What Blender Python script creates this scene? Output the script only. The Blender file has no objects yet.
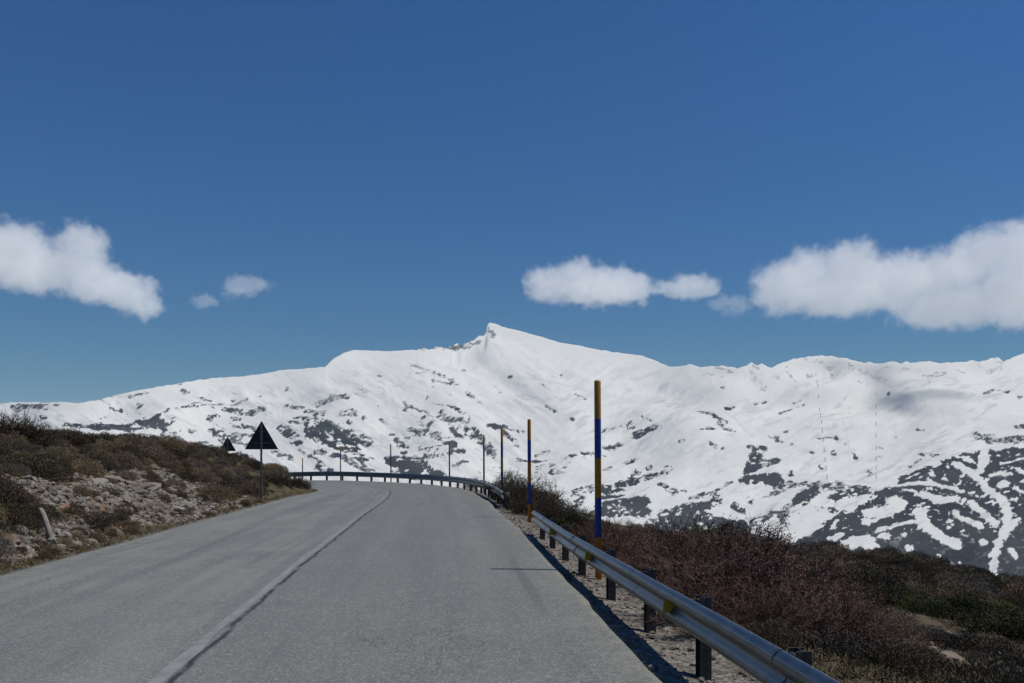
import bpy, bmesh, math, random
import numpy as np
from mathutils import Vector

R = math.radians
random.seed(7)
rng = np.random.default_rng(11)
SC = bpy.context.scene
COL = SC.collection

# ------------------------------------------------------------------ camera, world, sun, exposure
F, CX, HY = 800.0, 512.0, 455.0            # focal length, centre column and horizon row of the photograph, in its pixels
CAM_Z = 1.85
cam_d = bpy.data.cameras.new('camera')
cam = bpy.data.objects.new('camera', cam_d)
COL.objects.link(cam)
cam.location = (0, 0, CAM_Z)
cam.rotation_euler = (R(90), 0, 0)
cam_d.sensor_width = 36.0
cam_d.lens = F / 1024 * 36.0
cam_d.shift_y = (HY - 341.5) / 1024
cam_d.clip_start = 0.05
cam_d.clip_end = 60000
SC.camera = cam

SUN_ELEV, SUN_AZ = R(61), R(91)            # azimuth clockwise from the viewing direction (+Y)
world = bpy.data.worlds.new('World')
SC.world = world
world.use_nodes = True
wn = world.node_tree.nodes
sky = wn.new('ShaderNodeTexSky')
sky.sky_type = 'NISHITA'
sky.sun_disc = False
sky.sun_elevation = SUN_ELEV
sky.sun_rotation = SUN_AZ
sky.altitude = 2600
sky.air_density = 2.3
sky.dust_density = 0.0
sky.ozone_density = 8.0
wn['Background'].inputs['Strength'].default_value = 0.058
hue = wn.new('ShaderNodeMix')                  # the deep, slightly polarised blue of high mountain air
hue.data_type = 'RGBA'
hue.blend_type = 'MULTIPLY'
hue.inputs['Factor'].default_value = 1.0
hue.inputs[7].default_value = (.26, .572, .93, 1)
world.node_tree.links.new(sky.outputs[0], hue.inputs[6])
world.node_tree.links.new(hue.outputs[2], wn['Background'].inputs[0])

sun_d = bpy.data.lights.new('sun', 'SUN')
sun_d.energy = 3.2
sun_d.angle = R(0.5)
sun_d.color = (1.0, 0.95, 0.84)
sun = bpy.data.objects.new('sun', sun_d)
COL.objects.link(sun)
to_sun = Vector((math.cos(SUN_ELEV) * math.sin(SUN_AZ), math.cos(SUN_ELEV) * math.cos(SUN_AZ), math.sin(SUN_ELEV)))
sun.rotation_euler = to_sun.to_track_quat('Z', 'Y').to_euler()
sun.location = to_sun * 200

SC.view_settings.view_transform = 'Standard'
SC.view_settings.look = 'None'
SC.view_settings.gamma = 1
SC.view_settings.exposure = 0.06
SC.render.engine = 'CYCLES'
SC.cycles.use_denoising = True
SC.cycles.max_bounces = 32
SC.cycles.diffuse_bounces = 3
SC.cycles.volume_bounces = 32
SC.cycles.transparent_max_bounces = 16

# ------------------------------------------------------------------ helpers
def tag(o, label=None, cat=None, group=None, kind=None):
    if label: o['label'] = label
    if cat: o['category'] = cat
    if group: o['group'] = group
    if kind: o['kind'] = kind
    return o

def mesh_np(name, verts, faces, smooth=False):
    """verts (n,3), faces (m,k) of one size"""
    verts = np.asarray(verts, dtype=np.float32)
    faces = np.asarray(faces, dtype=np.int32)
    me = bpy.data.meshes.new(name)
    k = faces.shape[1]
    me.vertices.add(len(verts))
    me.vertices.foreach_set('co', verts.ravel())
    me.loops.add(faces.size)
    me.loops.foreach_set('vertex_index', faces.ravel())
    me.polygons.add(len(faces))
    me.polygons.foreach_set('loop_start', np.arange(0, faces.size, k, dtype=np.int32))
    me.update(calc_edges=True)
    me.polygons.foreach_set('use_smooth', np.full(len(faces), smooth))
    me.validate()
    return me

def obj(name, me, mat=None, parent=None):
    o = bpy.data.objects.new(name, me)
    COL.objects.link(o)
    if mat is not None and not me.materials:
        me.materials.append(mat)
    if parent: o.parent = parent
    return o

def empty(name, loc, rz=0.0):
    o = bpy.data.objects.new(name, None)
    COL.objects.link(o)
    o.location = loc
    o.rotation_euler = (0, 0, rz)
    o.empty_display_size = 0.2
    return o

def bm_obj(name, bm, mat, parent=None, smooth=False):
    me = bpy.data.meshes.new(name)
    bmesh.ops.recalc_face_normals(bm, faces=bm.faces)
    bm.to_mesh(me); bm.free()
    for p in me.polygons: p.use_smooth = smooth
    return obj(name, me, mat, parent)

def bm_box(bm, c, s, rot=None):
    vs = []
    for dx in (-.5, .5):
        for dy in (-.5, .5):
            for dz in (-.5, .5):
                v = Vector((dx * s[0], dy * s[1], dz * s[2]))
                if rot is not None: v.rotate(rot)
                vs.append(bm.verts.new(v + Vector(c)))
    for f in ((0, 1, 3, 2), (4, 6, 7, 5), (0, 4, 5, 1), (2, 3, 7, 6), (0, 2, 6, 4), (1, 5, 7, 3)):
        bm.faces.new([vs[i] for i in f])
    return vs

def bm_lathe(bm, prof, n=16, c=(0, 0, 0)):
    rings = []
    for r, z in prof:
        rings.append([bm.verts.new((c[0] + r * math.cos(2 * math.pi * i / n), c[1] + r * math.sin(2 * math.pi * i / n), c[2] + z)) for i in range(n)])
    for a, b in zip(rings, rings[1:]):
        for i in range(n):
            bm.faces.new((a[i], a[(i + 1) % n], b[(i + 1) % n], b[i]))
    bm.faces.new(rings[0][::-1]); bm.faces.new(rings[-1])

def _hash(ix, iy, seed):
    h = (ix.astype(np.int64) * 374761393 + iy.astype(np.int64) * 668265263 + seed * 974711) & 0xffffffff
    h = ((h ^ (h >> 13)) * 1274126177) & 0xffffffff
    h = (h ^ (h >> 16)) & 0xffffffff
    return h / 4294967295.0

def vnoise(x, y, seed=0):
    xi, yi = np.floor(x), np.floor(y)
    fx, fy = x - xi, y - yi
    fx = fx * fx * fx * (fx * (fx * 6 - 15) + 10); fy = fy * fy * fy * (fy * (fy * 6 - 15) + 10)
    a = _hash(xi, yi, seed); b = _hash(xi + 1, yi, seed); c = _hash(xi, yi + 1, seed); d = _hash(xi + 1, yi + 1, seed)
    return (a * (1 - fx) + b * fx) * (1 - fy) + (c * (1 - fx) + d * fx) * fy - 0.5

def fbm(x, y, seed=0, octv=5, gain=0.5):
    t, amp = 0, 1.0
    for o in range(octv):
        ca, sa = math.cos(o * 1.1), math.sin(o * 1.1)
        t = t + amp * vnoise((x * ca - y * sa) * 2 ** o + 17.3 * o, (x * sa + y * ca) * 2 ** o - 9.1 * o, seed + o * 31)
        amp *= gain
    return t

def sstep(a, b, x):
    t = np.clip((x - a) / (b - a), 0, 1)
    return t * t * (3 - 2 * t)

# ------------------------------------------------------------------ node materials
class NT:
    def __init__(self, name):
        self.m = bpy.data.materials.new(name)
        self.m.use_nodes = True
        self.t = self.m.node_tree
        self.bsdf = self.t.nodes['Principled BSDF']
        self.out = self.t.nodes['Material Output']
    def n(self, typ, **kw):
        nd = self.t.nodes.new(typ)
        for k, v in kw.items(): setattr(nd, k, v)
        return nd
    def l(self, a, b): self.t.links.new(a, b)
    def val(self, sock, v):
        if hasattr(v, 'is_linked'): self.l(v, sock)
        else: sock.default_value = v
    def coord(self, kind='Object'):
        return self.n('ShaderNodeTexCoord').outputs[kind]
    def scale(self, vec, s):
        m = self.n('ShaderNodeMapping')
        self.l(vec, m.inputs[0]); m.inputs['Scale'].default_value = s
        return m.outputs[0]
    def noise(self, vec, scale, detail=4, rough=0.55, dist=0.0):
        nd = self.n('ShaderNodeTexNoise')
        if vec is not None: self.l(vec, nd.inputs['Vector'])
        nd.inputs['Scale'].default_value = scale; nd.inputs['Detail'].default_value = detail
        nd.inputs['Roughness'].default_value = rough; nd.inputs['Distortion'].default_value = dist
        return nd.outputs['Fac']
    def voro(self, vec, scale, out='Distance', rnd=1.0):
        nd = self.n('ShaderNodeTexVoronoi')
        if vec is not None: self.l(vec, nd.inputs['Vector'])
        nd.inputs['Scale'].default_value = scale; nd.inputs['Randomness'].default_value = rnd
        return nd.outputs[out]
    def math(self, op, a, b=0.0, clamp=False):
        nd = self.n('ShaderNodeMath', operation=op, use_clamp=clamp)
        self.val(nd.inputs[0], a); self.val(nd.inputs[1], b)
        return nd.outputs[0]
    def ramp(self, fac, a, b, lo=0.0, hi=1.0):
        nd = self.n('ShaderNodeMapRange', interpolation_type='SMOOTHSTEP')
        self.val(nd.inputs[0], fac)
        nd.inputs[1].default_value = a; nd.inputs[2].default_value = b
        nd.inputs[3].default_value = lo; nd.inputs[4].default_value = hi
        return nd.outputs[0]
    def mix(self, fac, a, b, mode='MIX'):
        nd = self.n('ShaderNodeMix', data_type='RGBA', blend_type=mode)
        self.val(nd.inputs['Factor'], fac)
        for s, v in ((nd.inputs[6], a), (nd.inputs[7], b)):
            if hasattr(v, 'is_linked'): self.l(v, s)
            else: s.default_value = (*v, 1) if len(v) == 3 else v
        return nd.outputs[2]
    def attr(self, name):
        return self.n('ShaderNodeAttribute', attribute_name=name).outputs['Fac']
    def sep(self, vec):
        nd = self.n('ShaderNodeSeparateXYZ'); self.l(vec, nd.inputs[0]); return nd.outputs
    def rand(self):
        return self.n('ShaderNodeObjectInfo').outputs['Random']
    def bump(self, h, strength=0.5, dist=0.02):
        nd = self.n('ShaderNodeBump'); self.l(h, nd.inputs['Height'])
        nd.inputs['Strength'].default_value = strength; nd.inputs['Distance'].default_value = dist
        self.l(nd.outputs[0], self.bsdf.inputs['Normal'])
    def set(self, color=None, rough=None, metal=None, spec=None):
        i = self.bsdf.inputs
        if color is not None:
            if hasattr(color, 'is_linked'): self.l(color, i['Base Color'])
            else: i['Base Color'].default_value = (*color, 1)
        if rough is not None: self.val(i['Roughness'], rough)
        if metal is not None: i['Metallic'].default_value = metal
        if spec is not None: i['Specular IOR Level'].default_value = spec
        return self.m

def mat_leaf(name, c1, c2, c3, scale=7.0, rough=0.75):
    t = NT(name)
    r = t.rand()
    n = t.noise(t.coord('Object'), scale, 3)
    c = t.mix(t.ramp(n, .35, .65), c1, c2)
    c = t.mix(t.math('MULTIPLY', r, 0.75), c, c3)
    hsv = t.n('ShaderNodeHueSaturation')           # every plant has its own depth of colour
    t.l(c, hsv.inputs['Color'])
    rv = t.math('FRACT', t.math('MULTIPLY', r, 7.31))
    t.l(t.ramp(rv, 0, 1, .48, 1.50), hsv.inputs['Value'])
    c = hsv.outputs[0]
    return t.set(c, rough, spec=0.2)

M = {}
# asphalt: UV holds (metres across the road from its centre line, metres along it)
t = NT('asphalt')
uv = t.coord('UV')
su = t.sep(uv)
ob = t.coord('Object')
grain = t.noise(ob, 70, 3, 0.7)
stone = t.voro(ob, 55, 'Color')
stone_v = t.sep(stone)[0]
patch = t.noise(ob, 0.55, 5, 0.6)
long_ = t.noise(t.scale(uv, (1.1, 0.045, 1)), 1.6, 4, 0.55, 0.6)
c = t.mix(t.ramp(patch, .38, .62), (0.183, 0.189, 0.186), (0.232, 0.237, 0.229))
c = t.mix(t.ramp(long_, .40, .62, 0, .95), c, (0.155, 0.161, 0.161))
lane = t.ramp(su[0], 0.02, 0.10)
c = t.mix(t.math('MULTIPLY', lane, 0.62), c, (0.149, 0.155, 0.155))
# wheel paths: polished, a bit paler; oil line between them darker
for u0, w, amt, col in ((-3.35, .55, .35, (0.271, 0.276, 0.267)), (-1.2, .5, .3, (0.267, 0.271, 0.264)), (1.1, .5, .3, (0.240, 0.245, 0.239)), (3.1, .5, .35, (0.248, 0.251, 0.243)),
                        (-2.35, .4, .4, (0.136, 0.141, 0.143)), (2.2, .4, .25, (0.132, 0.136, 0.136))):
    dd = t.math('ABSOLUTE', t.math('SUBTRACT', su[0], u0))
    f = t.math('MULTIPLY', t.ramp(dd, w, .05), t.ramp(t.noise(t.scale(uv, (.8, .12, 1)), 1.2, 4), .38, .62, 0, amt))
    c = t.mix(f, c, col)
c = t.mix(t.ramp(grain, .35, .7, 0, .7), c, (.07, .072, .074))
c = t.mix(t.ramp(stone_v, .68, .92, 0, .75), c, (.265, .268, .262))
# the ragged seam of the two asphalt layers beside the centre line
wob = t.math('MULTIPLY', t.math('SUBTRACT', t.noise(t.scale(uv, (0, 1, 1)), 1.1, 5, .65), .5), .22)
sd = t.math('ABSOLUTE', t.math('SUBTRACT', t.math('SUBTRACT', su[0], .075), wob))
c = t.mix(t.math('MULTIPLY', t.ramp(sd, .05, .012), t.ramp(t.noise(ob, 2.2, 3), .3, .55, .25, .95)), c, (.028, .029, .032))
# a few narrow wandering cracks
crk = t.noise(t.scale(uv, (1, .35, 1)), .9, 6, .7)
ck = t.math('ABSOLUTE', t.math('SUBTRACT', crk, .5))
c = t.mix(t.math('MULTIPLY', t.ramp(ck, .006, .001), t.ramp(t.noise(uv, .13, 2), .52, .6, 0, .55)), c, (.035, .036, .038))
# rubber marks dragged through the bend and old damp stains
rub = t.noise(t.scale(uv, (1.6, .035, 1)), 1.0, 5, .6, 1.4)
c = t.mix(t.math('MULTIPLY', t.ramp(rub, .57, .66), t.ramp(t.noise(uv, .22, 3), .42, .6, 0, .5)), c, (.085, .088, .09))
stain = t.noise(t.scale(uv, (.7, .5, 1)), 1.3, 6, .7)
c = t.mix(t.ramp(stain, .60, .72, 0, .4), c, (.105, .107, .108))
c = t.mix(t.ramp(stain, .40, .28, 0, .35), c, (.27, .27, .262))
# grit washed over the outer edges
edge = t.math('ABSOLUTE', su[0])
c = t.mix(t.math('MULTIPLY', t.ramp(edge, 3.55, 4.4), t.ramp(t.noise(ob, 3.5, 6, .7), .42, .62, 0, .8)), c, (.235, .222, .20))
t.bump(t.math('ADD', t.math('MULTIPLY', grain, .6), stone_v), .55, .006)
c = t.mix(1.0, c, (1.09, 1.10, 1.055), 'MULTIPLY')
M['asphalt'] = t.set(c, t.ramp(grain, .2, .8, .72, .92), spec=0.35)

t = NT('worn_road_paint')
ob = t.coord('Object')
w = t.noise(ob, 2.4, 6, .7)
w2 = t.noise(ob, 45, 3, .7)
c = t.mix(t.ramp(t.math('ADD', t.math('MULTIPLY', w, .7), t.math('MULTIPLY', w2, .5)), .5, .72), (.262, .264, .259), (.19, .193, .192))
t.bump(w2, .4, .004)
M['paint'] = t.set(c, .85, spec=.3)

# ground: soil, heath litter, pale gravel where the 'scree' and 'gravel' attributes say so
t = NT('mountain_soil')
ob = t.coord('Object')
n1 = t.noise(ob, .9, 6, .6); n2 = t.noise(ob, 6, 6, .65); n3 = t.noise(ob, 35, 4, .7)
c = t.mix(t.ramp(n1, .38, .62), (.085, .066, .046), (.120, .100, .056))
c = t.mix(t.ramp(n2, .45, .7, 0, .7), c, (.15, .108, .070))
c = t.mix(t.ramp(n3, .45, .75, 0, .6), c, (.16, .135, .105))
vc = t.sep(t.voro(ob, 9, 'Color'))
pale = t.mix(t.ramp(vc[0], .1, .9), (.14, .12, .10), (.27, .245, .215))
pale = t.mix(t.ramp(n1, .5, .62, 0, .75), pale, (.22, .125, .07))
pale = t.mix(t.ramp(t.voro(ob, 9), .05, .0, 0, .0), pale, (.05, .04, .03))
pale = t.mix(t.ramp(n3, .4, .7, 0, .65), pale, (.12, .10, .078))
sc = t.attr('scree')
c = t.mix(t.ramp(t.math('ADD', sc, t.math('MULTIPLY', t.math('SUBTRACT', n2, .5), .9)), .42, .6), c, pale)
vg = t.sep(t.voro(ob, 26, 'Color'))
grav = t.mix(t.ramp(vg[0], .1, .95), (.14, .125, .105), (.36, .33, .29))
grav = t.mix(t.ramp(n2, .42, .68, 0, .75), grav, (.13, .108, .08))
gr = t.attr('gravel')
c = t.mix(t.ramp(t.math('ADD', gr, t.math('MULTIPLY', t.math('SUBTRACT', n2, .5), .8)), .4, .6), c, grav)
t.bump(t.math('ADD', t.math('MULTIPLY', n2, 1.2), t.math('MULTIPLY', n3, .6)), .9, .06)
M['soil'] = t.set(c, .95, spec=.15)

# far mountains: snow cover with bare slope and painted crest shade where the 'rock' attribute says so
t = NT('snow_and_bare_slope')
geo = t.n('ShaderNodeNewGeometry').outputs['Position']
rk = t.attr('rock')  # bare rock, and the painted shade on the right crest
dirt = t.attr('dirt')
nf = t.noise(geo, .045, 4, .65)
nm = t.noise(geo, .006, 4, .6)
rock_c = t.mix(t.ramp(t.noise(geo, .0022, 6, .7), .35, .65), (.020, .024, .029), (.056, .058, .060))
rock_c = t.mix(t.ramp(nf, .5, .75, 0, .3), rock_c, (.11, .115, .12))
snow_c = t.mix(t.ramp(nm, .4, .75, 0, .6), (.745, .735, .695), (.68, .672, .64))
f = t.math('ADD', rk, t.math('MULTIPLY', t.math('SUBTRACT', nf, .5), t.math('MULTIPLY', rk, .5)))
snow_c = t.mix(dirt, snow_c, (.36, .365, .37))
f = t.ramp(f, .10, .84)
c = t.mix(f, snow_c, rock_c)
M['mountain'] = t.set(c, .85, spec=.1)

t = NT('galvanised_steel')
ob = t.coord('Object')
n1 = t.noise(ob, 3.0, 5, .65); n2 = t.noise(t.scale(ob, (1, 1, 6)), 22, 3, .6)
c = t.mix(t.ramp(n1, .35, .7), (.135, .148, .163), (.22, .23, .242))
c = t.mix(t.ramp(n2, .55, .8, 0, .4), c, (.095, .09, .085))
M['steel'] = t.set(c, t.ramp(n1, .2, .8, .27, .38), metal=.9)
t = NT('weathered_dark_steel')
n1 = t.noise(t.coord('Object'), 14, 4, .6)
M['dark_steel'] = t.set(t.mix(t.ramp(n1, .35, .7), (.026, .026, .028), (.055, .05, .046)), .7, metal=.2)
t = NT('yellow_reflector')
n1 = t.noise(t.coord('Object'), 30, 3)
M['reflector'] = t.set(t.mix(n1, (.60, .40, .02), (.42, .28, .02)), .45)
t = NT('dark_bolt'); M['bolt'] = t.set(t.mix(t.noise(t.coord('Object'), 60, 2), (.03, .03, .03), (.07, .065, .06)), .6, metal=.5)

t = NT('banded_pole_paint')
ob = t.coord('Object')
z = t.math('DIVIDE', t.sep(ob)[2], .64)
odd = t.math('GREATER_THAN', t.math('MODULO', z, 2.0), 1.0)
wear = t.noise(ob, 11, 5, .7)
yel = t.mix(t.ramp(wear, .4, .7), (.42, .19, .016), (.30, .145, .02))
blu = t.mix(t.ramp(wear, .4, .7), (.014, .045, .31), (.022, .055, .22))
c = t.mix(odd, yel, blu)
c = t.mix(t.ramp(wear, .60, .70, 0, .75), c, (.10, .085, .07))
c = t.mix(t.ramp(t.noise(t.scale(ob, (1, 1, .15)), 14, 4), .55, .75, 0, .5), c, (.16, .14, .11))
M['pole'] = t.set(c, .55, spec=.35)
t = NT('sign_back_paint')
M['sign'] = t.set(t.mix(t.ramp(t.noise(t.coord('Object'), 5, 4), .4, .7), (.020, .024, .032), (.034, .037, .044)), .6, spec=.3)
t = NT('sign_post_steel')
M['sign_post'] = t.set(t.mix(t.noise(t.coord('Object'), 9, 4), (.10, .10, .105), (.16, .158, .15)), .6, metal=.3)

t = NT('pale_limestone')
ob = t.coord('Object'); r = t.rand()
n1 = t.noise(ob, 5, 5, .65); n2 = t.noise(ob, 40, 3, .6)
c = t.mix(r, (.32, .30, .27), (.22, .165, .12))
c = t.mix(t.ramp(n1, .4, .7, 0, .7), c, (.15, .13, .11))
c = t.mix(t.ramp(n2, .5, .8, 0, .4), c, (.42, .40, .37))
t.bump(n2, .6, .02)
M['rock'] = t.set(c, .9, spec=.2)
t = NT('scree_stone')
ob = t.coord('Object')
v = t.sep(t.voro(ob, 3.2, 'Color'))
c = t.mix(t.ramp(v[0], .1, .9), (.125, .108, .090), (.275, .250, .220))
c = t.mix(t.math('MULTIPLY', t.ramp(v[1], .35, .7), t.ramp(t.noise(ob, .45, 3), .5, .66, .06, .9)), c, (.25, .145, .085))
c = t.mix(t.ramp(t.noise(ob, 25, 4), .45, .7, 0, .6), c, (.12, .105, .09))
M['scree'] = t.set(c, .92, spec=.15)
t = NT('bleached_wood')
ob = t.coord('Object')
M['wood'] = t.set(t.mix(t.ramp(t.noise(t.scale(ob, (9, 9, 1)), 5, 4), .4, .65), (.30, .265, .23), (.18, .15, .125)), .85)

M['heather'] = mat_leaf('heather_leaf', (.120, .086, .060), (.172, .126, .088), (.142, .114, .066))
M['broom'] = mat_leaf('broom_leaf', (.118, .098, .056), (.165, .138, .080), (.19, .136, .082))
M['juniper'] = mat_leaf('juniper_leaf', (0.048, 0.053, 0.016), (0.077, 0.077, 0.024), (0.079, 0.073, 0.029))
M['grey_leaf'] = mat_leaf('grey_cushion_leaf', (.112, .098, .080), (.158, .138, .112), (.140, .106, .080))
M['red_leaf'] = mat_leaf('red_brown_bud', (0.172, 0.082, 0.066), (0.211, 0.119, 0.090), (0.132, 0.077, 0.063))
M['grass'] = mat_leaf('dry_grass_blade', (0.158, 0.125, 0.059), (0.224, 0.178, 0.092), (0.119, 0.112, 0.046), 2.0)
M['heath'] = mat_leaf('heath_litter', (.088, .066, .042), (.150, .106, .062), (.105, .086, .046), .7)
t = NT('twig_bark'); r = t.rand()
n1 = t.noise(t.coord('Object'), 6, 3)
c = t.mix(t.ramp(n1, .35, .65), (.114, .064, .047), (.178, .114, .086))
M['twig'] = t.set(t.mix(t.math('MULTIPLY', r, .6), c, (.060, .044, .034)), .8, spec=.2)
t = NT('dark_twig_bark'); M['dark_twig'] = t.set(t.mix(t.noise(t.coord('Object'), 6, 3), (.030, .023, .019), (.052, .038, .03)), .85, spec=.15)

# ------------------------------------------------------------------ road axis
axis_pts = np.array([(-1.0, -14), (-2.2, 0), (-2.86, 6.5), (-3.5, 12.4), (-4.1, 19), (-4.65, 25), (-5.4, 34), (-6.6, 42), (-9.2, 49), (-14, 54.5), (-21, 58), (-31, 60), (-46, 61.5), (-70, 63)])
def catmull(P, step=0.5):
    P = np.vstack([2 * P[0] - P[1], P, 2 * P[-1] - P[-2]])
    out = []
    for i in range(1, len(P) - 2):
        n = max(2, int(np.linalg.norm(P[i + 1] - P[i]) / step))
        for k in range(n):
            u = k / n
            out.append(.5 * (2 * P[i] + (P[i + 1] - P[i - 1]) * u + (2 * P[i - 1] - 5 * P[i] + 4 * P[i + 1] - P[i + 2]) * u * u + (3 * P[i] - P[i - 1] - 3 * P[i + 1] + P[i + 2]) * u ** 3))
    out.append(P[-2])
    return np.array(out)
AX = catmull(axis_pts)
AXT = np.gradient(AX, axis=0); AXT /= np.linalg.norm(AXT, axis=1)[:, None]
AXN = np.stack([AXT[:, 1], -AXT[:, 0]], 1)              # to the right of travel
AXS = np.concatenate([[0], np.cumsum(np.linalg.norm(np.diff(AX, axis=0), axis=1))])
S0 = AXS[np.argmin(np.abs(AX[:, 1]))]                   # arc length beside the camera
HWR = 4.25
def HWRs(s):
    return np.interp(np.asarray(s) - S0, [0, 6.5, 9, 12, 17, 25, 36, 45], [4.0, 4.09, 4.17, 4.25, 4.38, 4.32, 4.15, 4.25])
def HWLs(s):                                             # the left half narrows at the inner tip of the bend
    return 4.4 - .95 * np.exp(-((np.asarray(s) - S0 - 43.5) / 5.0) ** 2)

def road_z(s):
    q = np.maximum(0, s - S0 - 58)
    return -0.075 * q * q / (q + 10)

def road_us(x, y):
    """signed distance right of the axis, and arc length"""
    x = np.atleast_1d(np.asarray(x, float)); y = np.atleast_1d(np.asarray(y, float))
    sh = x.shape; x = x.ravel(); y = y.ravel()
    u = np.empty(len(x)); s = np.empty(len(x))
    for a in range(0, len(x), 20000):
        px = x[a:a + 20000, None] - AX[None, :, 0]; py = y[a:a + 20000, None] - AX[None, :, 1]
        i = np.argmin(px * px + py * py, 1); k = np.arange(len(i))
        du = px[k, i] * AXN[i, 0] + py[k, i] * AXN[i, 1]
        dt = px[k, i] * AXT[i, 0] + py[k, i] * AXT[i, 1]
        d = np.hypot(px[k, i], py[k, i])
        u[a:a + 20000] = np.sign(du) * np.where(np.abs(dt) < .6, np.abs(du), d)
        s[a:a + 20000] = AXS[i] + np.clip(dt, -.5, .5)
    return u.reshape(sh), s.reshape(sh)

RD, RZ = [0, .5, 1.2, 3, 8, 17, 23, 40, 80, 130], [-.05, -.15, -.2, -.62, -1.95, -3.0, -3.9, -9, -34, -70]
LD, LZ = [0, .5, 1.2, 2.2, 3.7, 6, 8, 14, 25, 50, 100], [-.04, .02, .40, .88, 1.45, 2.0, 2.3, 2.55, 2.1, -.5, -12]
def ground_parts(x, y):
    x = np.asarray(x, float); y = np.asarray(y, float)
    u, s = road_us(x, y)
    zr = road_z(s)
    dr = u - HWRs(s); dl = -u - HWLs(s)
    z = zr - .09
    z = np.where(dr > 0, zr + np.interp(dr, RD, RZ) - np.maximum(0, y - 40) * .14 * sstep(2, 9, dr), z)
    z = np.where(dl > 0, zr + np.interp(dl, LD, LZ), z)
    off = np.maximum(dr, dl)
    b = sstep(.3, 2.0, off)
    z = z + b * (.34 * fbm(x / 3.1, y / 3.1, 3, 4) + .13 * fbm(x / .7, y / .7, 9, 3)) + .03 * sstep(.05, .4, off) * fbm(x / .3, y / .3, 5, 2)
    return z, u, s, dr, dl
def gz(x, y):
    return float(ground_parts(np.array([x]), np.array([y]))[0][0])
def scree_amount(x, y, dl):
    """the bare cut face of the left bank"""
    n = fbm(x / 2.2, y / 2.2, 21, 4)
    band = sstep(.1, .7, dl) * (1 - sstep(2.6, 4.2, dl + n * 1.6))
    along = sstep(10, 14, y) * (1 - sstep(27, 33, y + n * 3)) * (1 - sstep(.9, 1.6, dl + n) * (1 - sstep(16.0, 19.0, y + 2 * n)))
    return np.clip(band * along * (1.0 + 1.1 * n) + .1 * n, 0, 1)

# foreground ground sheet
def axis_vals(segs):
    v = [segs[0][0]]
    for a, b, st in segs:
        n = max(1, int(round((b - a) / st)))
        v += [a + (b - a) * (k + 1) / n for k in range(n)]
    return np.array(v)
gxv = axis_vals([(-110, -40, 3.5), (-40, -20, .6), (-20, 10, .25), (10, 26, .5), (26, 110, 3.5)])
gyv = axis_vals([(-14, 5, .7), (5, 34, .27), (34, 66, .45), (66, 125, 2.5)])
GX, GY = np.meshgrid(gxv, gyv)
gzv, gu, gs, gdr, gdl = ground_parts(GX, GY)
nx, ny = len(gxv), len(gyv)
idx = np.arange(nx * ny).reshape(ny, nx)
faces = np.stack([idx[:-1, :-1], idx[:-1, 1:], idx[1:, 1:], idx[1:, :-1]], -1).reshape(-1, 4)
me = mesh_np('ground', np.stack([GX, GY, gzv], -1).reshape(-1, 3), faces, True)
a = me.attributes.new('scree', 'FLOAT', 'POINT')
a.data.foreach_set('value', scree_amount(GX, GY, gdl).ravel().astype(np.float32))
gv = np.where(gdr > -.5, 1 - sstep(.75, 1.5, gdr + .5 * fbm(GX / 1.3, GY / 1.3, 44, 3)), 0) + np.where(gdl > -.5, .55 * (1 - sstep(.2, .6, gdl)), 0)
a = me.attributes.new('gravel', 'FLOAT', 'POINT')
a.data.foreach_set('value', np.clip(gv, 0, 1).ravel().astype(np.float32))
tag(obj('ground', me, M['soil']), 'brown heath covered mountain ground sloping down from left to right', 'ground', kind='structure')

# road sheet with down-turned edges
us = np.concatenate([[-4.42, -4.4], np.linspace(-4.28, HWR - .12, 17), [HWR, HWR + .02]])
V, UV = [], []
jl = .10 * fbm(AXS / 1.3, AXS * 0, 61, 4); jr = .09 * fbm(AXS / 1.1, AXS * 0 + 5, 71, 4)
for k, u in enumerate(us):
    j = jl * (k < 2) + jr * (k > len(us) - 3)
    uu = (u * HWRs(AXS) / 4.25 if u >= 0 else u * HWLs(AXS) / 4.4) + j
    z = road_z(AXS) + .012 * fbm(AXS / 4 + u, AXS * 0 + u, 13, 3) - (.13 if k in (0, len(us) - 1) else 0) - .012 * np.maximum(0, np.abs(u) - 3)
    V.append(np.stack([AX[:, 0] + AXN[:, 0] * uu, AX[:, 1] + AXN[:, 1] * uu, z], 1))
    UV.append(np.stack([np.full(len(AX), u), AXS], 1))
V = np.array(V); UV = np.array(UV)
nk, nsx = V.shape[:2]
idx = np.arange(nk * nsx).reshape(nk, nsx)
faces = np.stack([idx[:-1, :-1], idx[:-1, 1:], idx[1:, 1:], idx[1:, :-1]], -1).reshape(-1, 4)[:, ::-1]
def sheet_uv(me, uvs):
    lay = me.uv_layers.new(name='UVMap')
    vi = np.empty(len(me.loops), np.int32); me.loops.foreach_get('vertex_index', vi)
    lay.data.foreach_set('uv', uvs.reshape(-1, 2)[vi].astype(np.float32).ravel())
me = mesh_np('road', V.reshape(-1, 3), faces, True)
sheet_uv(me, UV)
tag(obj('road', me, M['asphalt']), 'grey two lane asphalt mountain road bending left', 'road', kind='structure')

def road_surface_z(u, s):
    return road_z(s) + .012 * fbm(np.asarray(s) / 4 + u, np.asarray(s) * 0 + u, 13, 3)
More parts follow.
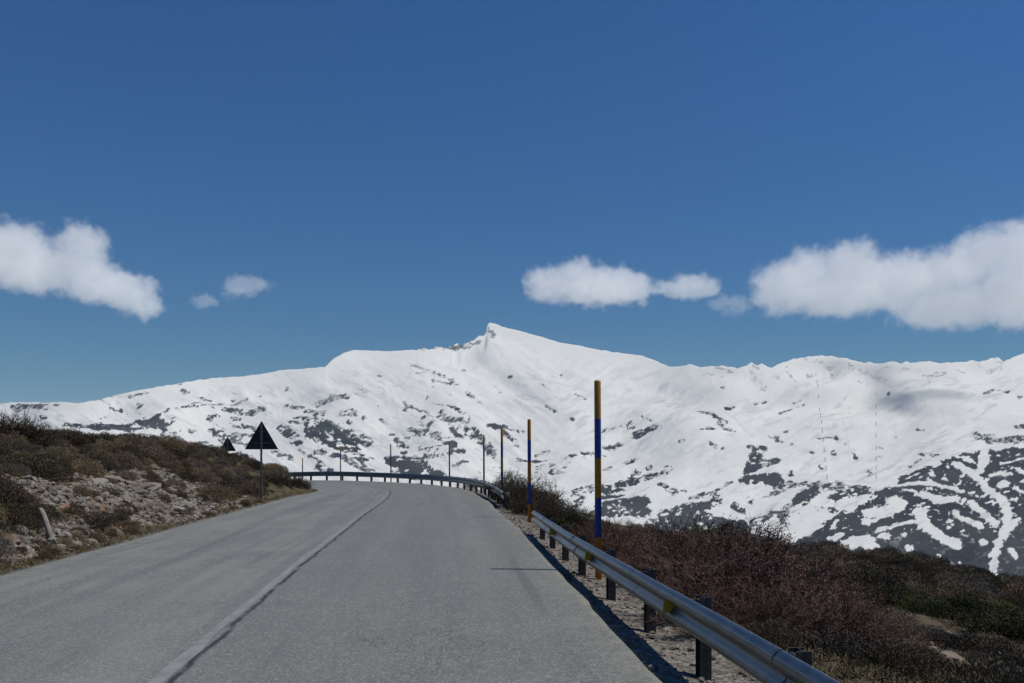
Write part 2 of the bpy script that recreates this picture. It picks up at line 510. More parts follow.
# worn centre line: a ragged thin strip 4 mm above the asphalt
wl = -.095 + .05 * fbm(AXS / 1.7, AXS * 0 + 2, 81, 5); wr = .02 + .05 * fbm(AXS / .9, AXS * 0 + 9, 82, 5)
zz = road_z(AXS) + .012 * fbm(AXS / 4, AXS * 0, 13, 3) + .007
Va = np.stack([AX[:, 0] + AXN[:, 0] * wl, AX[:, 1] + AXN[:, 1] * wl, zz], 1)
Vb = np.stack([AX[:, 0] + AXN[:, 0] * wr, AX[:, 1] + AXN[:, 1] * wr, zz], 1)
n = len(AX)
faces = np.stack([np.arange(n - 1), np.arange(n - 1) + n, np.arange(1, n) + n, np.arange(1, n)], 1)
me = mesh_np('road_marking', np.vstack([Va, Vb]), faces)
tag(obj('road_marking', me, M['paint']), 'worn pale centre line along the seam of the asphalt', 'road marking', kind='structure')

# ------------------------------------------------------------------ far mountains
SKYL = np.array([(-900, 430), (-600, 425), (-300, 415), (-120, 408), (0, 404), (12, 402), (40, 402.5), (60, 402), (78, 403.5), (95, 400), (110, 396), (130, 392), (150, 388), (175, 384), (200, 380),
    (220, 378), (240, 376.5), (265, 373), (290, 369), (310, 368), (325, 367), (333, 359), (343, 353), (354, 350), (370, 350.5), (385, 351.5), (405, 350.5), (420, 349), (428, 349.5), (437, 347.5), (448, 347),
    (456, 343.5), (462, 345), (468, 342), (474, 341), (480, 335), (483, 336), (486, 331), (488, 324.5), (490, 322.8), (494, 323.5), (502, 326.5), (515, 329.5), (530, 334), (545, 338), (562, 343), (580, 345.5), (600, 350),
    (620, 353), (640, 355), (655, 360), (668, 366.5), (680, 366), (690, 364.5), (700, 367), (712, 365.5), (722, 365), (732, 368), (745, 366), (752, 363), (757, 365), (762, 363.5), (772, 367.5), (785, 361),
    (800, 357), (812, 355.5), (828, 356), (845, 358), (860, 361), (872, 363), (890, 362.5), (910, 362.5), (925, 361), (940, 363), (960, 361.5), (975, 360.5), (985, 361.5), (992, 358), (998, 357.5), (1004, 361), (1012, 357.5), (1024, 354),
    (1100, 345), (1200, 352), (1350, 340), (1600, 370), (1900, 400)])
px = np.concatenate([np.linspace(-900, -80, 80, endpoint=False), np.linspace(-80, 1104, 1300), np.linspace(1104, 1900, 81)[1:]])
NR = 400
ysk = np.interp(px, SKYL[:, 0], SKYL[:, 1]) + (.7 + 1.3 * sstep(660, 720, px)) * fbm(px / 6.0, px * 0, 91, 4) + 1.2 * sstep(330, 322, px) * fbm(px / 9.0, px * 0, 93, 3) + 2.6 * sstep(408, 420, px) * sstep(492, 486, px) * fbm(px / 4.0, px * 0, 95, 4)
v = np.linspace(0, 1, NR)[:, None]
PY = 700 + (ysk[None, :] - 700) * v                         # rows from the valley up to the crest
PX = np.broadcast_to(px[None, :], PY.shape)
E = (HY - PY) / F

def seg_dist(X, Y, pts, ys=1.45):
    d = np.full(X.shape, 1e9)
    P = np.array(pts, float)
    if len(P) == 1: return np.hypot(X - P[0, 0], (Y - P[0, 1]) * ys)
    for (x0, y0), (x1, y1) in zip(P, P[1:]):
        ax, ay = x1 - x0, (y1 - y0) * ys
        bx, by = X - x0, (Y - y0) * ys
        tt = np.clip((bx * ax + by * ay) / (ax * ax + ay * ay + 1e-9), 0, 1)
        d = np.minimum(d, np.hypot(bx - ax * tt, by - ay * tt))
    return d

# bare patches and painted crest shade as seen from the road: (points, radius) in bearing / elevation units
ROCK = [([(15,408),(26,407)],4),([(33,407),(46,406)],4.5),([(55,405)],3),([(43,418)],3.2),([(112,406),(121,407)],2),([(100,417)],2),([(130,396),(150,392)],1.3),([(140,405)],3),([(184,391)],4.2),([(181,385)],2.2),
 ([(96,428),(125,427),(140,422),(152,421),(163,428)],5.5),([(150,418),(170,413),(185,409),(200,405)],1.4),([(172,421)],3.2),([(193,433)],3),([(163,436),(178,437)],3),([(150,440),(160,438)],2.2),([(185,442),(205,443)],3),([(60,426),(98,428)],2),
 ([(203,400),(209,402)],2.6),([(232,400)],2.8),([(262,395)],2),([(280,392)],1.7),([(287,387)],1.8),([(226,411),(244,410)],4),([(247,412),(260,409)],4),([(239,402),(247,400)],1.8),([(172,412),(215,406),(237,404)],1.1),
 ([(210,419)],3.2),([(232,419),(238,419)],1.8),([(211,430),(223,431)],2.2),([(234,427),(239,427)],2),([(173,433)],3.2),([(214,435),(252,436)],2.2),([(247,426),(257,428)],3.4),([(222,440),(252,445)],3.4),
 ([(288,404),(301,405)],2.8),([(318,403),(332,400),(347,399)],3.8),([(308,410),(319,412)],4.2),([(340,415),(354,414)],3),([(364,417)],2),([(292,417),(302,416)],1.8),([(289,422),(299,421)],2),([(350,422)],2),
 ([(306,421),(325,423),(345,430),(367,437)],5),([(312,432),(325,441),(352,446)],7),([(322,426),(352,444)],7),([(284,430),(291,437),(297,442)],5.5),
 ([(316,453),(336,456)],3),([(345,450),(373,454)],1.8),([(347,461),(362,469)],4),([(275,452),(289,458)],3),([(298,450),(327,467)],1.3),([(304,453),(316,460)],1.3),([(318,468),(331,472)],3.4),([(361,459),(371,471)],3.2),
 ([(419,349),(437,347),(449,349)],2.2),([(452,347),(462,346),(470,345),(480,341)],3.4),([(480,336),(486,330)],1.8),([(487,326),(490,331),(491,341)],2.8),
 ([(411,367),(425,371),(434,374)],1.9),([(433,376),(445,380),(451,383)],2.4),([(435,384),(457,388)],1.8),([(406,377),(427,374)],1.0),([(463,369)],2.4),([(378,377)],2.2),([(334,398),(346,398)],2.4),([(380,415)],3),([(378,405)],1.6),
 ([(405,403),(420,411)],1.6),([(405,409)],2.6),([(425,401)],1.8),([(434,392)],1.5),([(449,400)],2),([(467,396),(481,408)],1.4),([(446,411),(466,421)],1.5),([(424,419)],2.7),([(428,425)],2.7),
 ([(440,418),(450,424),(466,427)],4),([(412,426),(430,436),(452,447)],4),([(452,433),(463,441)],3),([(462,432),(478,440),(492,449)],4.2),([(395,434),(403,442)],2.8),([(393,428)],2),([(408,434)],2.2),
 ([(420,449),(439,451)],2.6),([(388,454),(430,456),(463,453)],2.8),([(393,459),(418,465),(437,475)],7),([(398,471),(428,474)],6),([(451,467),(466,462)],1.8),([(403,449)],2),([(332,457),(368,456)],2.6),
 ([(487,430),(506,428)],2.6),([(505,432),(516,441)],3),([(488,428),(526,429)],.8),([(510,376)],1.4),([(560,377)],1.5),([(535,382),(546,390)],1.1),([(546,405),(557,412)],1.5),([(571,418)],1.8),([(576,396),(584,399)],1.5),
 ([(602,425),(624,422)],1.9),([(603,441),(619,437)],3.2),([(578,453),(601,448)],3.4),([(567,456),(576,453)],2.4),([(537,447),(547,446)],1.9),([(533,455),(546,455)],2),([(536,461),(546,460)],2),([(551,461)],2.8),([(537,466)],2.6),([(552,469),(559,469)],3.8),
 ([(560,467),(566,466)],1.8),([(518,455),(528,455)],1.9),([(585,458)],2.1),([(570,463)],1.8),([(632,423)],3.1),([(636,430),(645,428),(653,427)],4.8),([(625,460),(636,456)],2.2),([(604,470),(610,466)],1.6),([(640,415),(650,421)],1.3),
 ([(699,416),(711,418)],2.4),([(715,421),(724,426),(720,432)],3.3),([(722,436),(733,435)],1.9),([(701,440),(713,438)],1.9),([(726,410),(733,408)],1.6),([(711,452),(721,455)],2),([(660,430)],1.2),([(680,448),(684,449)],1.4),
 ([(636,470)],4),([(650,466)],3.2),([(644,477),(658,476),(666,472)],4.4),([(660,486),(676,493)],3.2),([(682,491)],2.6),([(574,495),(585,490),(600,486),(615,485)],3.6),([(605,490),(618,486),(634,479)],6),([(606,499),(642,503)],8),([(583,499),(574,506)],3.4),([(598,511),(642,512)],8),
 ([(690,498),(716,494)],3),([(668,516),(690,508),(708,505)],8),([(655,527),(700,520),(735,527)],12),([(714,502)],6),([(716,491),(731,482)],1.9),([(736,505)],4),
 ([(718,368),(731,372)],2),([(706,375),(712,377)],2.2),([(721,379)],1.5),([(752,364),(756,367)],2),([(754,379),(762,385)],3.4),([(750,370),(755,378)],1.5),([(788,373),(797,381)],2.6),([(777,378)],2.2),([(786,367)],1.7),([(809,372)],3.2),([(814,380)],1.6),
 ([(800,360),(815,360),(832,366)],1.9),([(835,370),(836,374)],2.8),([(724,390)],1.8),([(780,410),(803,403)],1.3),([(755,398),(765,394)],1.4),([(777,438)],3),([(785,432)],2.2),([(791,446)],2.5),([(768,437),(781,442)],1.9),
 ([(751,450),(764,450)],3),([(756,455),(752,468),(747,479)],6.5),([(758,466),(774,463)],5),([(748,481),(776,478)],5),([(790,473)],3.2),([(775,483),(788,482)],3),([(817,440),(836,440)],1.2),([(834,452)],2.4),([(812,453)],1.8),([(818,464),(823,467)],2.2),([(786,400),(800,399)],.9),
 ([(849,366),(862,374),(882,381)],3.6),([(830,365),(838,372)],3),([(886,367),(907,369)],1.8),([(923,377),(941,376)],3),([(958,372),(964,374)],2),([(990,372),(998,368)],3.4),([(996,360),(1004,362)],2.6),([(984,398),(995,392),(1009,394)],1.9),([(889,392)],2),([(857,383),(866,386)],1.4),([(906,368),(914,373)],1.3),([(975,362),(986,369)],1.4),([(930,387)],1.4),([(1020,398)],2),
 ([(918,429),(924,430)],1.7),([(895,436)],1.9),([(855,455)],2.6),([(880,446)],1.5),([(845,443)],1.4),([(868,469),(870,476)],2),([(880,455)],1.5),([(976,436),(1000,440),(1030,436)],4.2),([(1016,426),(1030,424)],2.6),([(921,455),(937,456)],2.8),([(910,466),(921,460)],1.4),
 ([(812,484),(835,484),(860,490),(868,491)],4.6),([(800,500),(810,490)],6),([(835,496),(856,492)],5),([(818,508)],4),([(833,510)],4),([(780,515),(791,505)],4.4),([(763,519),(773,511)],3.6),([(755,521)],4.2),([(798,511)],3),([(786,523)],3),([(765,495),(785,487),(806,480)],1.9),([(781,483)],3),([(742,508)],3),([(750,500)],2)]
# the nearer dark ridge low on the right, and the snow lying in its hollows
RIDGE = [(878,492),(900,478),(925,470),(945,460),(957,454),(985,450.5),(1024,447),(1104,440),(1200,440),(1200,720),(740,720),(770,560),(800,543),(820,527),(850,512),(866,503)]
SNOW = [([(893,488),(920,485),(945,485),(963,492)],2.6),([(932,477)],3.2),([(958,466),(970,470),(979,479),(988,490),(1003,501),(1008,512)],4.6),([(985,454),(979,470)],4.2),([(990,476),(1010,474)],2.4),([(1000,487),(1006,484)],4),
 ([(1008,512),(1006,525),(1002,535),(996,550),(993,572)],4.2),([(1006,530),(1018,520)],4),([(1010,550),(1017,556)],2.6),([(925,495),(940,500),(957,500)],5),([(900,505),(888,513),(868,516)],6),([(893,503)],6.5),([(866,524)],5),
 ([(920,512),(925,525),(940,538),(957,542)],6),([(880,531),(900,525),(922,521)],2.2),([(848,547),(866,541),(876,556)],8),([(884,538)],5),([(954,512),(962,520),(980,525)],3),([(971,503),(985,515),(996,523)],3.8),([(984,540)],4.2),([(909,549)],4.4),([(950,521)],2.6),([(948,528)],2),([(952,561)],2.6),
 ([(940,554)],2),([(925,562)],2.2),([(832,541),(840,537)],4),([(904,536)],2.4),([(1016,470),(1030,476)],2.4),([(1018,490),(1030,496)],2),([(960,560)],1.6),([(945,455),(975,462)],1.6),([(905,492),(915,494)],1.6),([(1000,463),(1024,458)],1.6),
 ([(600,500),(640,495)],1.3),([(590,503)],3),([(750,474),(775,470)],1.2),([(684,503),(710,500)],1.1),([(640,497)],2.5),([(575,515),(590,508)],3),([(342,428)],1.5),([(325,432),(330,437)],1.4),([(338,438)],1.4),([(430,463)],1.5),([(138,432),(158,430)],3.5)]
ROCK = [(p_, r_ * (1.28 if 738 < p_[0][0] < 880 and 474 < p_[0][1] < 530 else 1.15 if p_[0][1] > 420 and p_[0][0] < 480 else 1.0)) for p_, r_ in ROCK]  # bare patches and painted crest shade
def in_poly(X, Y, P):
    c = np.zeros(X.shape, bool); n = len(P)
    for i in range(n):
        x0, y0 = P[i]; x1, y1 = P[(i + 1) % n]
        hit = ((y0 > Y) != (y1 > Y)) & (X < (x1 - x0) * (Y - y0) / (y1 - y0 + 1e-12) + x0)
        c ^= hit
    return c

wx = PX + 3.0 * fbm(PX / 9, PY / 6, 101, 3); wy = PY + 1.8 * fbm(PX / 9, PY / 6, 111, 3)     # ragged outlines
EDGE = 4.2 * fbm(PX / 6.5, PY / 3.6, 131, 4) + 3.0 * fbm(PX / 2.4, PY / 1.6, 132, 3, .6)
rock_and_shade = np.zeros(PX.shape)
def stamp(field, strokes, soft=.9):
    for pts, rad in strokes:
        P = np.array(pts, float); m = rad * 1.6 + 6
        i0, i1 = np.searchsorted(px, [P[:, 0].min() - m, P[:, 0].max() + m])
        sl = (slice(None), slice(i0, i1))
        d = seg_dist(wx[sl], wy[sl], pts)
        q_ = rad * 1.08 - d + min(1.0, .3 + rad / 6) * EDGE[sl]
        field[sl] = np.maximum(field[sl], sstep(-soft, soft, q_))
stamp(rock_and_shade, ROCK)
inr = in_poly(wx + 9 * fbm(PX / 14, PY / 9, 141, 5, .6), wy + 5 * fbm(PX / 14, PY / 9, 142, 5, .6), RIDGE).astype(float)
rock_and_shade = np.maximum(rock_and_shade, inr)
# generic cover outside what the photograph shows
outside = np.maximum(sstep(1030, 1080, PX), sstep(0, -40, PX))
gen = sstep(.05, .18, fbm(PX / 40 + PY / 40, PY / 18, 151, 5) + (PY - 470) / 420)
rock_and_shade = np.maximum(rock_and_shade * (1 - outside), gen * outside)
snowf = np.zeros(PX.shape); EDGE = .62 * EDGE
stamp(snowf, SNOW, 1.1)
# crumbs: little snow flecks in the bare ground, little stones in the snow
fl = np.maximum(fbm(PX / 6.5 + PY / 14, PY / 3.6, 161, 5), fbm(PX / 3.4 - PY / 9, PY / 2.6, 163, 4, .6) - .22)
snowf = np.maximum(snowf, (1 - .7 * sstep(525, 545, PY)) * sstep(.30, .38, fl + .12 * fbm(PX / 25, PY / 18, 162, 2)) * .9 * sstep(.5, 1, rock_and_shade))
zone = sstep(365, 395, PY) * (.25 + .75 * sstep(.0, .25, fbm(PX / 60, PY / 30, 171, 3)))
diag = np.where(PX < 560, fbm((PX + 0.0) / 7 - PY / 9, PY / 2.4 - PX / 6.5, 181, 4), fbm(PX / 6 + PY / 7, PY / 2.6 + PX / 9, 182, 4))
zone = zone * np.where(PX < 540, 1.0, sstep(470, 500, PY))
rock_and_shade = np.maximum(rock_and_shade, sstep(.38, .50, diag) * .75 * zone)
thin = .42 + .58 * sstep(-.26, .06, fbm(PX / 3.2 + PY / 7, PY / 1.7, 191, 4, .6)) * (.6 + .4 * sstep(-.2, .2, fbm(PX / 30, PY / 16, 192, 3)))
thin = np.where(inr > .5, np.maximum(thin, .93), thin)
thin = thin * (1 - .42 * sstep(660, 700, PX) * sstep(392, 380, PY)) * (1 - .2 * sstep(420, 380, PY))  # thins right crest rock to mid-grey, painted shade on the snow
TRACK = [([(283,400),(284,420),(282,432)],1),([(276,402),(279,418),(300,450),(325,474)],1.2),([(640,470),(668,440),(672,415)],1),([(648,470),(676,440),(680,415)],1),([(724,412),(738,425),(754,441)],1.2),
 ([(500,375),(540,382),(600,395),(650,400)],1),([(785,470),(830,476),(870,484),(930,462),(1000,446)],1.2),([(705,470),(740,452),(800,447)],.8),([(840,410),(848,440),(850,470)],.7),([(390,390),(400,420),(412,450)],.8),([(610,402),(650,398),(700,404),(720,400)],1.5)]
dirt = np.zeros(PX.shape)
for pts_, r_ in TRACK: dirt = np.maximum(dirt, .22 * (1 - sstep(0, 1.8, seg_dist(PX, PY, pts_, 1.2) - r_ * .5)))
strk = np.where(PX < 560, fbm((PX - PY * .3) / 11, (PY - PX * .42) / 3.6, 241, 5, .6), fbm((PX + PY * .3) / 12, (PY + PX * .36) / 4.0, 242, 5, .6))
dirt = np.maximum(dirt, .42 * sstep(.05, .42, strk) * sstep(345, 400, PY) * (.4 + .6 * sstep(-.2, .2, fbm(PX / 55, PY / 26, 243, 3))))
dirt = np.maximum(dirt, .13 * sstep(-.05, .3, fbm(PX / 34, PY / 12, 244, 4)) * sstep(372, 395, PY))
dirt = np.clip(dirt, 0, .6)
solid = np.zeros(PX.shape); stamp(solid, [q for q in ROCK if q[1] >= 6])
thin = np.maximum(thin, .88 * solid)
rock_and_shade = np.clip(rock_and_shade * thin * (1 - snowf), 0, 1)

# slope: how steeply each bit of mountainside faces the road decides how distance grows with elevation
YG = np.arange(706.0, 312.0, -1.5)
GXm, GYm = np.meshgrid(px, YG)
EG = (HY - GYm) / F
s_loc = .34 + .10 * fbm(GXm / 120, GYm / 50, 201, 3) + .03 * fbm(GXm / 60, GYm / 22, 211, 2)
s_loc += 1.3 * (1 - sstep(-3, 8, seg_dist(GXm, GYm, [(846, 366), (864, 374), (882, 380)], 1.3) - 5))
s_loc += 1.5 * (1 - sstep(-3, 4, np.minimum(seg_dist(GXm, GYm, [(893, 405), (915, 409)], 1.3) - 10, seg_dist(GXm, GYm, [(905, 402), (980, 402)], 1.3) - 5)))
s_loc += .22 * (1 - sstep(-6, 10, seg_dist(GXm, GYm, [(790, 396), (850, 392)], 1.3) - 6))
s_loc -= .12 * (1 - sstep(0, 9, np.abs(GYm - np.interp(GXm, [800, 866, 900, 957, 1024, 1200], [530, 498, 474, 450, 443, 432])))) * sstep(820, 870, GXm)
s_loc += .30 * (1 - sstep(0, 10, np.abs(GYm - np.interp(GXm, SKYL[:, 0], SKYL[:, 1]) - 6))) * sstep(640, 760, GXm)
s_loc = np.maximum(s_loc, EG + .10)
g = 1 / (s_loc - EG)
lnD = np.log(1600) + np.concatenate([np.zeros((1, len(px))), np.cumsum(.5 * (g[1:] + g[:-1]) * np.diff(EG, axis=0), 0)], 0)
# settle neighbouring bearings together so that the mountainside is one surface
pu = np.arange(-900, 1901, 2.0)
lu = np.stack([np.interp(pu, px, r_) for r_ in lnD])
def smooth_x(A, sig):
    n_ = int(3 * sig / 2.0); k_ = np.exp(-.5 * (np.arange(-n_, n_ + 1) * 2.0 / sig) ** 2); k_ /= k_.sum()
    return np.stack([np.convolve(np.pad(r_, n_, mode='edge'), k_, 'valid') for r_ in A])
lu = smooth_x(lu, 15)
lnD = np.stack([np.interp(px, pu, r_) for r_ in lu])
D = np.empty(PY.shape)
for j in range(len(px)):
    D[:, j] = np.exp(np.interp(-PY[:, j], -YG, lnD[:, j]))
# relief: gullies running down the fall lines, finer swells
rel = np.where(PX < 560, fbm((PX - PY * 1.4) / 26, PY / 60, 221, 5), fbm((PX + PY * 1.5) / 30, PY / 60, 222, 5))
bl = sstep(500, 620, PX)
rel = (1 - bl) * fbm((PX - PY * 1.4) / 38, PY / 80, 221, 6, .42) + bl * fbm((PX + PY * 1.5) / 42, PY / 80, 222, 6, .42)
fade = sstep(1.0, .93, v) * sstep(0, .1, v)
dz = D * fade * (.0064 * rel + .0006 * fbm(PX / 9, PY / 5.5, 231, 4) - .0005 * rock_and_shade)
def side(cx, cy, rx, ry, amt):            # a shoulder whose left flank turns from the sun
    gx_ = (PX - cx) / rx; gy_ = (PY - cy) / ry
    return amt * np.exp(-gx_ ** 2 - gy_ ** 2) * gx_
dz += 1.5 * D * fade * (side(650, 440, 62, 26, .024) + side(900, 402, 60, 14, .018) + side(695, 392, 44, 15, .014) + side(475, 352, 26, 12, .006) + side(795, 394, 52, 13, .013) + side(560, 448, 42, 26, .012) + side(760, 374, 20, 9, .007) + side(842, 372, 26, 10, .009) + side(938, 372, 26, 9, .007) + side(996, 372, 24, 10, .008) + side(330, 395, 60, 22, .010) + side(420, 430, 50, 30, .012) + side(150, 408, 60, 14, .008))
Z = CAM_Z + D * E + dz
X = D * (PX - CX) / F
Y = D.copy()
# behind the crest the mountain falls away again
bx, by, bz, br = [X], [Y], [Z], [rock_and_shade]
for k, (f_, drop) in enumerate(((1.02, .01), (1.08, .035), (1.2, .09), (1.3, .2))):
    Dk = D[-1:] * f_
    bx.append(Dk * (PX[-1:] - CX) / F); by.append(Dk); bz.append(Z[-1:] - D[-1:] * drop); br.append(rock_and_shade[-1:])
MT_XN, MT_YN = float(np.abs(X[-1]).max()) * 1.3, float(D[-1].max()) * 1.3
for Dk_, zk in ((9500., 420.), (12500., 330.), (16000., 380.), (22000., 300.), (32000., 200.), (45000., 60.)):  # added unseen snow plain that bounces light up onto the clouds
    Dk = np.full((1, len(px)), Dk_)
    bx.append(Dk * (PX[-1:] - CX) / F * 1.15); by.append(Dk); bz.append(zk + 160 * fbm(PX[-1:] / 130 + Dk_ / 900, Dk / 4000, 301, 4)); br.append(rock_and_shade[-1:] * 0)
# in front of the valley slope the ground runs back up to the foot of the roadside
near = []
for f_ in (.03, .07, .15, .35, .65):
    Dk = D[:1] * f_
    near.append((Dk * (PX[:1] - CX) / F, Dk, CAM_Z + Dk * E[:1] - 6, rock_and_shade[:1]))
X = np.vstack([n_[0] for n_ in near] + bx); Y = np.vstack([n_[1] for n_ in near] + by); Z = np.vstack([n_[2] for n_ in near] + bz); RK = np.vstack([n_[3] for n_ in near] + br)
nr, nc = X.shape
idx = np.arange(nr * nc).reshape(nr, nc)
faces = np.stack([idx[:-1, :-1], idx[:-1, 1:], idx[1:, 1:], idx[1:, :-1]], -1).reshape(-1, 4)
me = mesh_np('mountains', np.stack([X, Y, Z], -1).reshape(-1, 3), faces, True)
DT = np.vstack([np.repeat(dirt[:1], len(near), 0), dirt, np.repeat(dirt[-1:], len(bx) - 1, 0)])
a = me.attributes.new('dirt', 'FLOAT', 'POINT'); a.data.foreach_set('value', DT.ravel().astype(np.float32))
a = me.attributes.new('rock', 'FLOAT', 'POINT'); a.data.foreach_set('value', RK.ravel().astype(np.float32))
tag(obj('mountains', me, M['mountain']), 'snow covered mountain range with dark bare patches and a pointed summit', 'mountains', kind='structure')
MT_TOP = float(Z.max()); MT_BOT = float(Z.min()); MT_X = float(np.abs(X).max()); MT_Y = float(Y.max())
def mountain_point(x, y):
    """the mountainside seen at a bearing and elevation"""
    j = int(np.argmin(np.abs(px - x))); i = int(np.argmin(np.abs(PY[:, j] - y)))
    return Vector((D[i, j] * (px[j] - CX) / F, D[i, j], CAM_Z + D[i, j] * E[i, j] + dz[i, j]))

# ------------------------------------------------------------------ haze and clouds
bm = bmesh.new()
lo = min(MT_BOT, -75) - 30
bm_box(bm, (0, (MT_Y + 200 - 400) / 2, (MT_TOP + 25 + lo) / 2), (2 * MT_X + 400, MT_Y + 200 + 400, MT_TOP + 25 - lo))
t = NT('thin_mountain_haze')
t.t.nodes.remove(t.bsdf)
pv = t.n('ShaderNodeVolumePrincipled')
pv.inputs['Color'].default_value = (.62, .80, .96, 1)
pv.inputs['Density'].default_value = 2.6e-5
t.l(pv.outputs[0], t.out.inputs['Volume'])
hz = bm_obj('haze', bm, t.m)
tag(hz, 'thin blue haze filling the air to the mountains', 'haze', kind='stuff')

DC = 13500.0
def make_cloud(label, blobs, dens=.0023, seed=0, nz=1.7):
    c0 = np.mean([b[:2] for b in blobs], 0)
    W = lambda x, y: Vector(((x - CX) / F * DC, DC, CAM_Z + (HY - y) / F * DC))
    org = W(*c0); m = DC / F
    bm = bmesh.new()
    loc = []
    for i, (x, y, rx, ry) in enumerate(blobs):
        p = W(x, y) - org + Vector((0, (random.random() - .5) * rx * m * .6, 0))
        r_ = (rx * m, (rx + ry) * .55 * m, ry * m)
        loc.append((p, tuple(1.06 * q for q in r_)))
        g_ = bmesh.ops.create_icosphere(bm, subdivisions=3, radius=1)
        for v_ in g_['verts']:
            v_.co = Vector((v_.co.x * r_[0] * 1.34, v_.co.y * r_[1] * 1.34, v_.co.z * r_[2] * 1.34)) + p
    me = bpy.data.meshes.new('cloud'); bm.to_mesh(me); bm.free()
    tmp = bpy.data.objects.new('cloud_build', me); COL.objects.link(tmp)
    md = tmp.modifiers.new('r', 'REMESH'); md.mode = 'VOXEL'; md.voxel_size = 5.0 * m
    bpy.context.view_layer.update()
    dg = bpy.context.evaluated_depsgraph_get()
    me2 = bpy.data.meshes.new_from_object(tmp.evaluated_get(dg))
    bpy.data.objects.remove(tmp); bpy.data.meshes.remove(me)
    me2.name = 'cloud'
    t = NT('cloud_vapour'); t.t.nodes.remove(t.bsdf)
    ob = t.coord('Object')
    wrp = t.n('ShaderNodeTexNoise'); t.l(ob, wrp.inputs['Vector'])
    wrp.inputs['Scale'].default_value = 1 / (11 * m); wrp.inputs['Detail'].default_value = 3
    wv = t.n('ShaderNodeVectorMath', operation='MULTIPLY_ADD')
    t.l(wrp.outputs['Color'], wv.inputs[0]); wv.inputs[1].default_value = (15 * m,) * 3
    sub = t.n('ShaderNodeVectorMath', operation='SUBTRACT'); t.l(ob, sub.inputs[0]); sub.inputs[1].default_value = (7.5 * m,) * 3
    t.l(sub.outputs[0], wv.inputs[2])
    p_ = wv.outputs[0]
    f = None
    for p, r_ in loc:
        a_ = t.n('ShaderNodeVectorMath', operation='SUBTRACT'); t.l(p_, a_.inputs[0]); a_.inputs[1].default_value = p
        b_ = t.n('ShaderNodeVectorMath', operation='DIVIDE'); t.l(a_.outputs[0], b_.inputs[0]); b_.inputs[1].default_value = r_
        l_ = t.n('ShaderNodeVectorMath', operation='LENGTH'); t.l(b_.outputs[0], l_.inputs[0])
        q = t.math('SUBTRACT', 1.0, l_.outputs['Value'])
        if f is None: f = q
        else:
            sm = t.n('ShaderNodeMath', operation='SMOOTH_MAX'); t.l(f, sm.inputs[0]); t.l(q, sm.inputs[1]); sm.inputs[2].default_value = .18
            f = sm.outputs[0]
    n1 = t.math('ADD', t.math('MULTIPLY', t.noise(ob, 1 / (15 * m), 7, .66), .8), t.math('MULTIPLY', t.noise(ob, 1 / (4.5 * m), 4, .6), .2))
    f = t.math('ADD', f, t.math('MULTIPLY', t.math('SUBTRACT', n1, .55), nz))
    d_ = t.math('MULTIPLY', t.ramp(f, .0, .36), dens)
    vol = t.n('ShaderNodeVolumePrincipled')
    vol.inputs['Color'].default_value = (.999, .999, .999, 1)
    vol.inputs['Anisotropy'].default_value = 0.0
    t.l(d_, vol.inputs['Density'])
    t.l(vol.outputs[0], t.out.inputs['Volume'])
    t.m.cycles.volume_step_rate = .18
    o = obj('cloud', me2, t.m)
    o.location = org
    tag(o, label, 'cloud', 'fair weather clouds above the mountains', 'thing')
make_cloud('large grey white cloud trailing down to the right in the left part of the sky', [(-40, 255, 50, 36), (18, 252, 44, 32), (82, 246, 30, 27), (40, 276, 50, 22), (95, 283, 38, 24), (130, 293, 32, 22), (146, 306, 20, 17), (70, 268, 40, 26)], seed=1)
make_cloud('small ragged cloud scrap between the large left cloud and the summit', [(248, 287, 27, 12), (236, 290, 18, 9), (206, 302, 17, 9)], dens=.0010, seed=2, nz=2.4)
make_cloud('flat bottomed oblong cloud just right above the pointed summit', [(548, 286, 28, 22), (580, 281, 36, 24), (616, 284, 36, 23), (638, 290, 22, 16), (592, 293, 52, 15)], seed=3)
make_cloud('small lens shaped cloud between the oblong cloud and the large right cloud', [(690, 286, 34, 14), (705, 288, 24, 10), (672, 289, 20, 10)], dens=.0020, seed=4)
make_cloud('faint cloud wisp at the left tip of the large right cloud', [(737, 305, 18, 12), (722, 301, 16, 9)], dens=.0009, seed=5, nz=2.6)
make_cloud('largest billowing white cloud reaching the right edge of the sky', [(778, 291, 34, 30), (812, 276, 36, 33), (850, 270, 36, 32), (890, 283, 42, 32), (835, 300, 58, 22), (935, 280, 40, 34), (985, 258, 38, 34), (1008, 255, 40, 36), (950, 306, 64, 26), (1030, 290, 64, 42), (1095, 275, 70, 50)], seed=6)

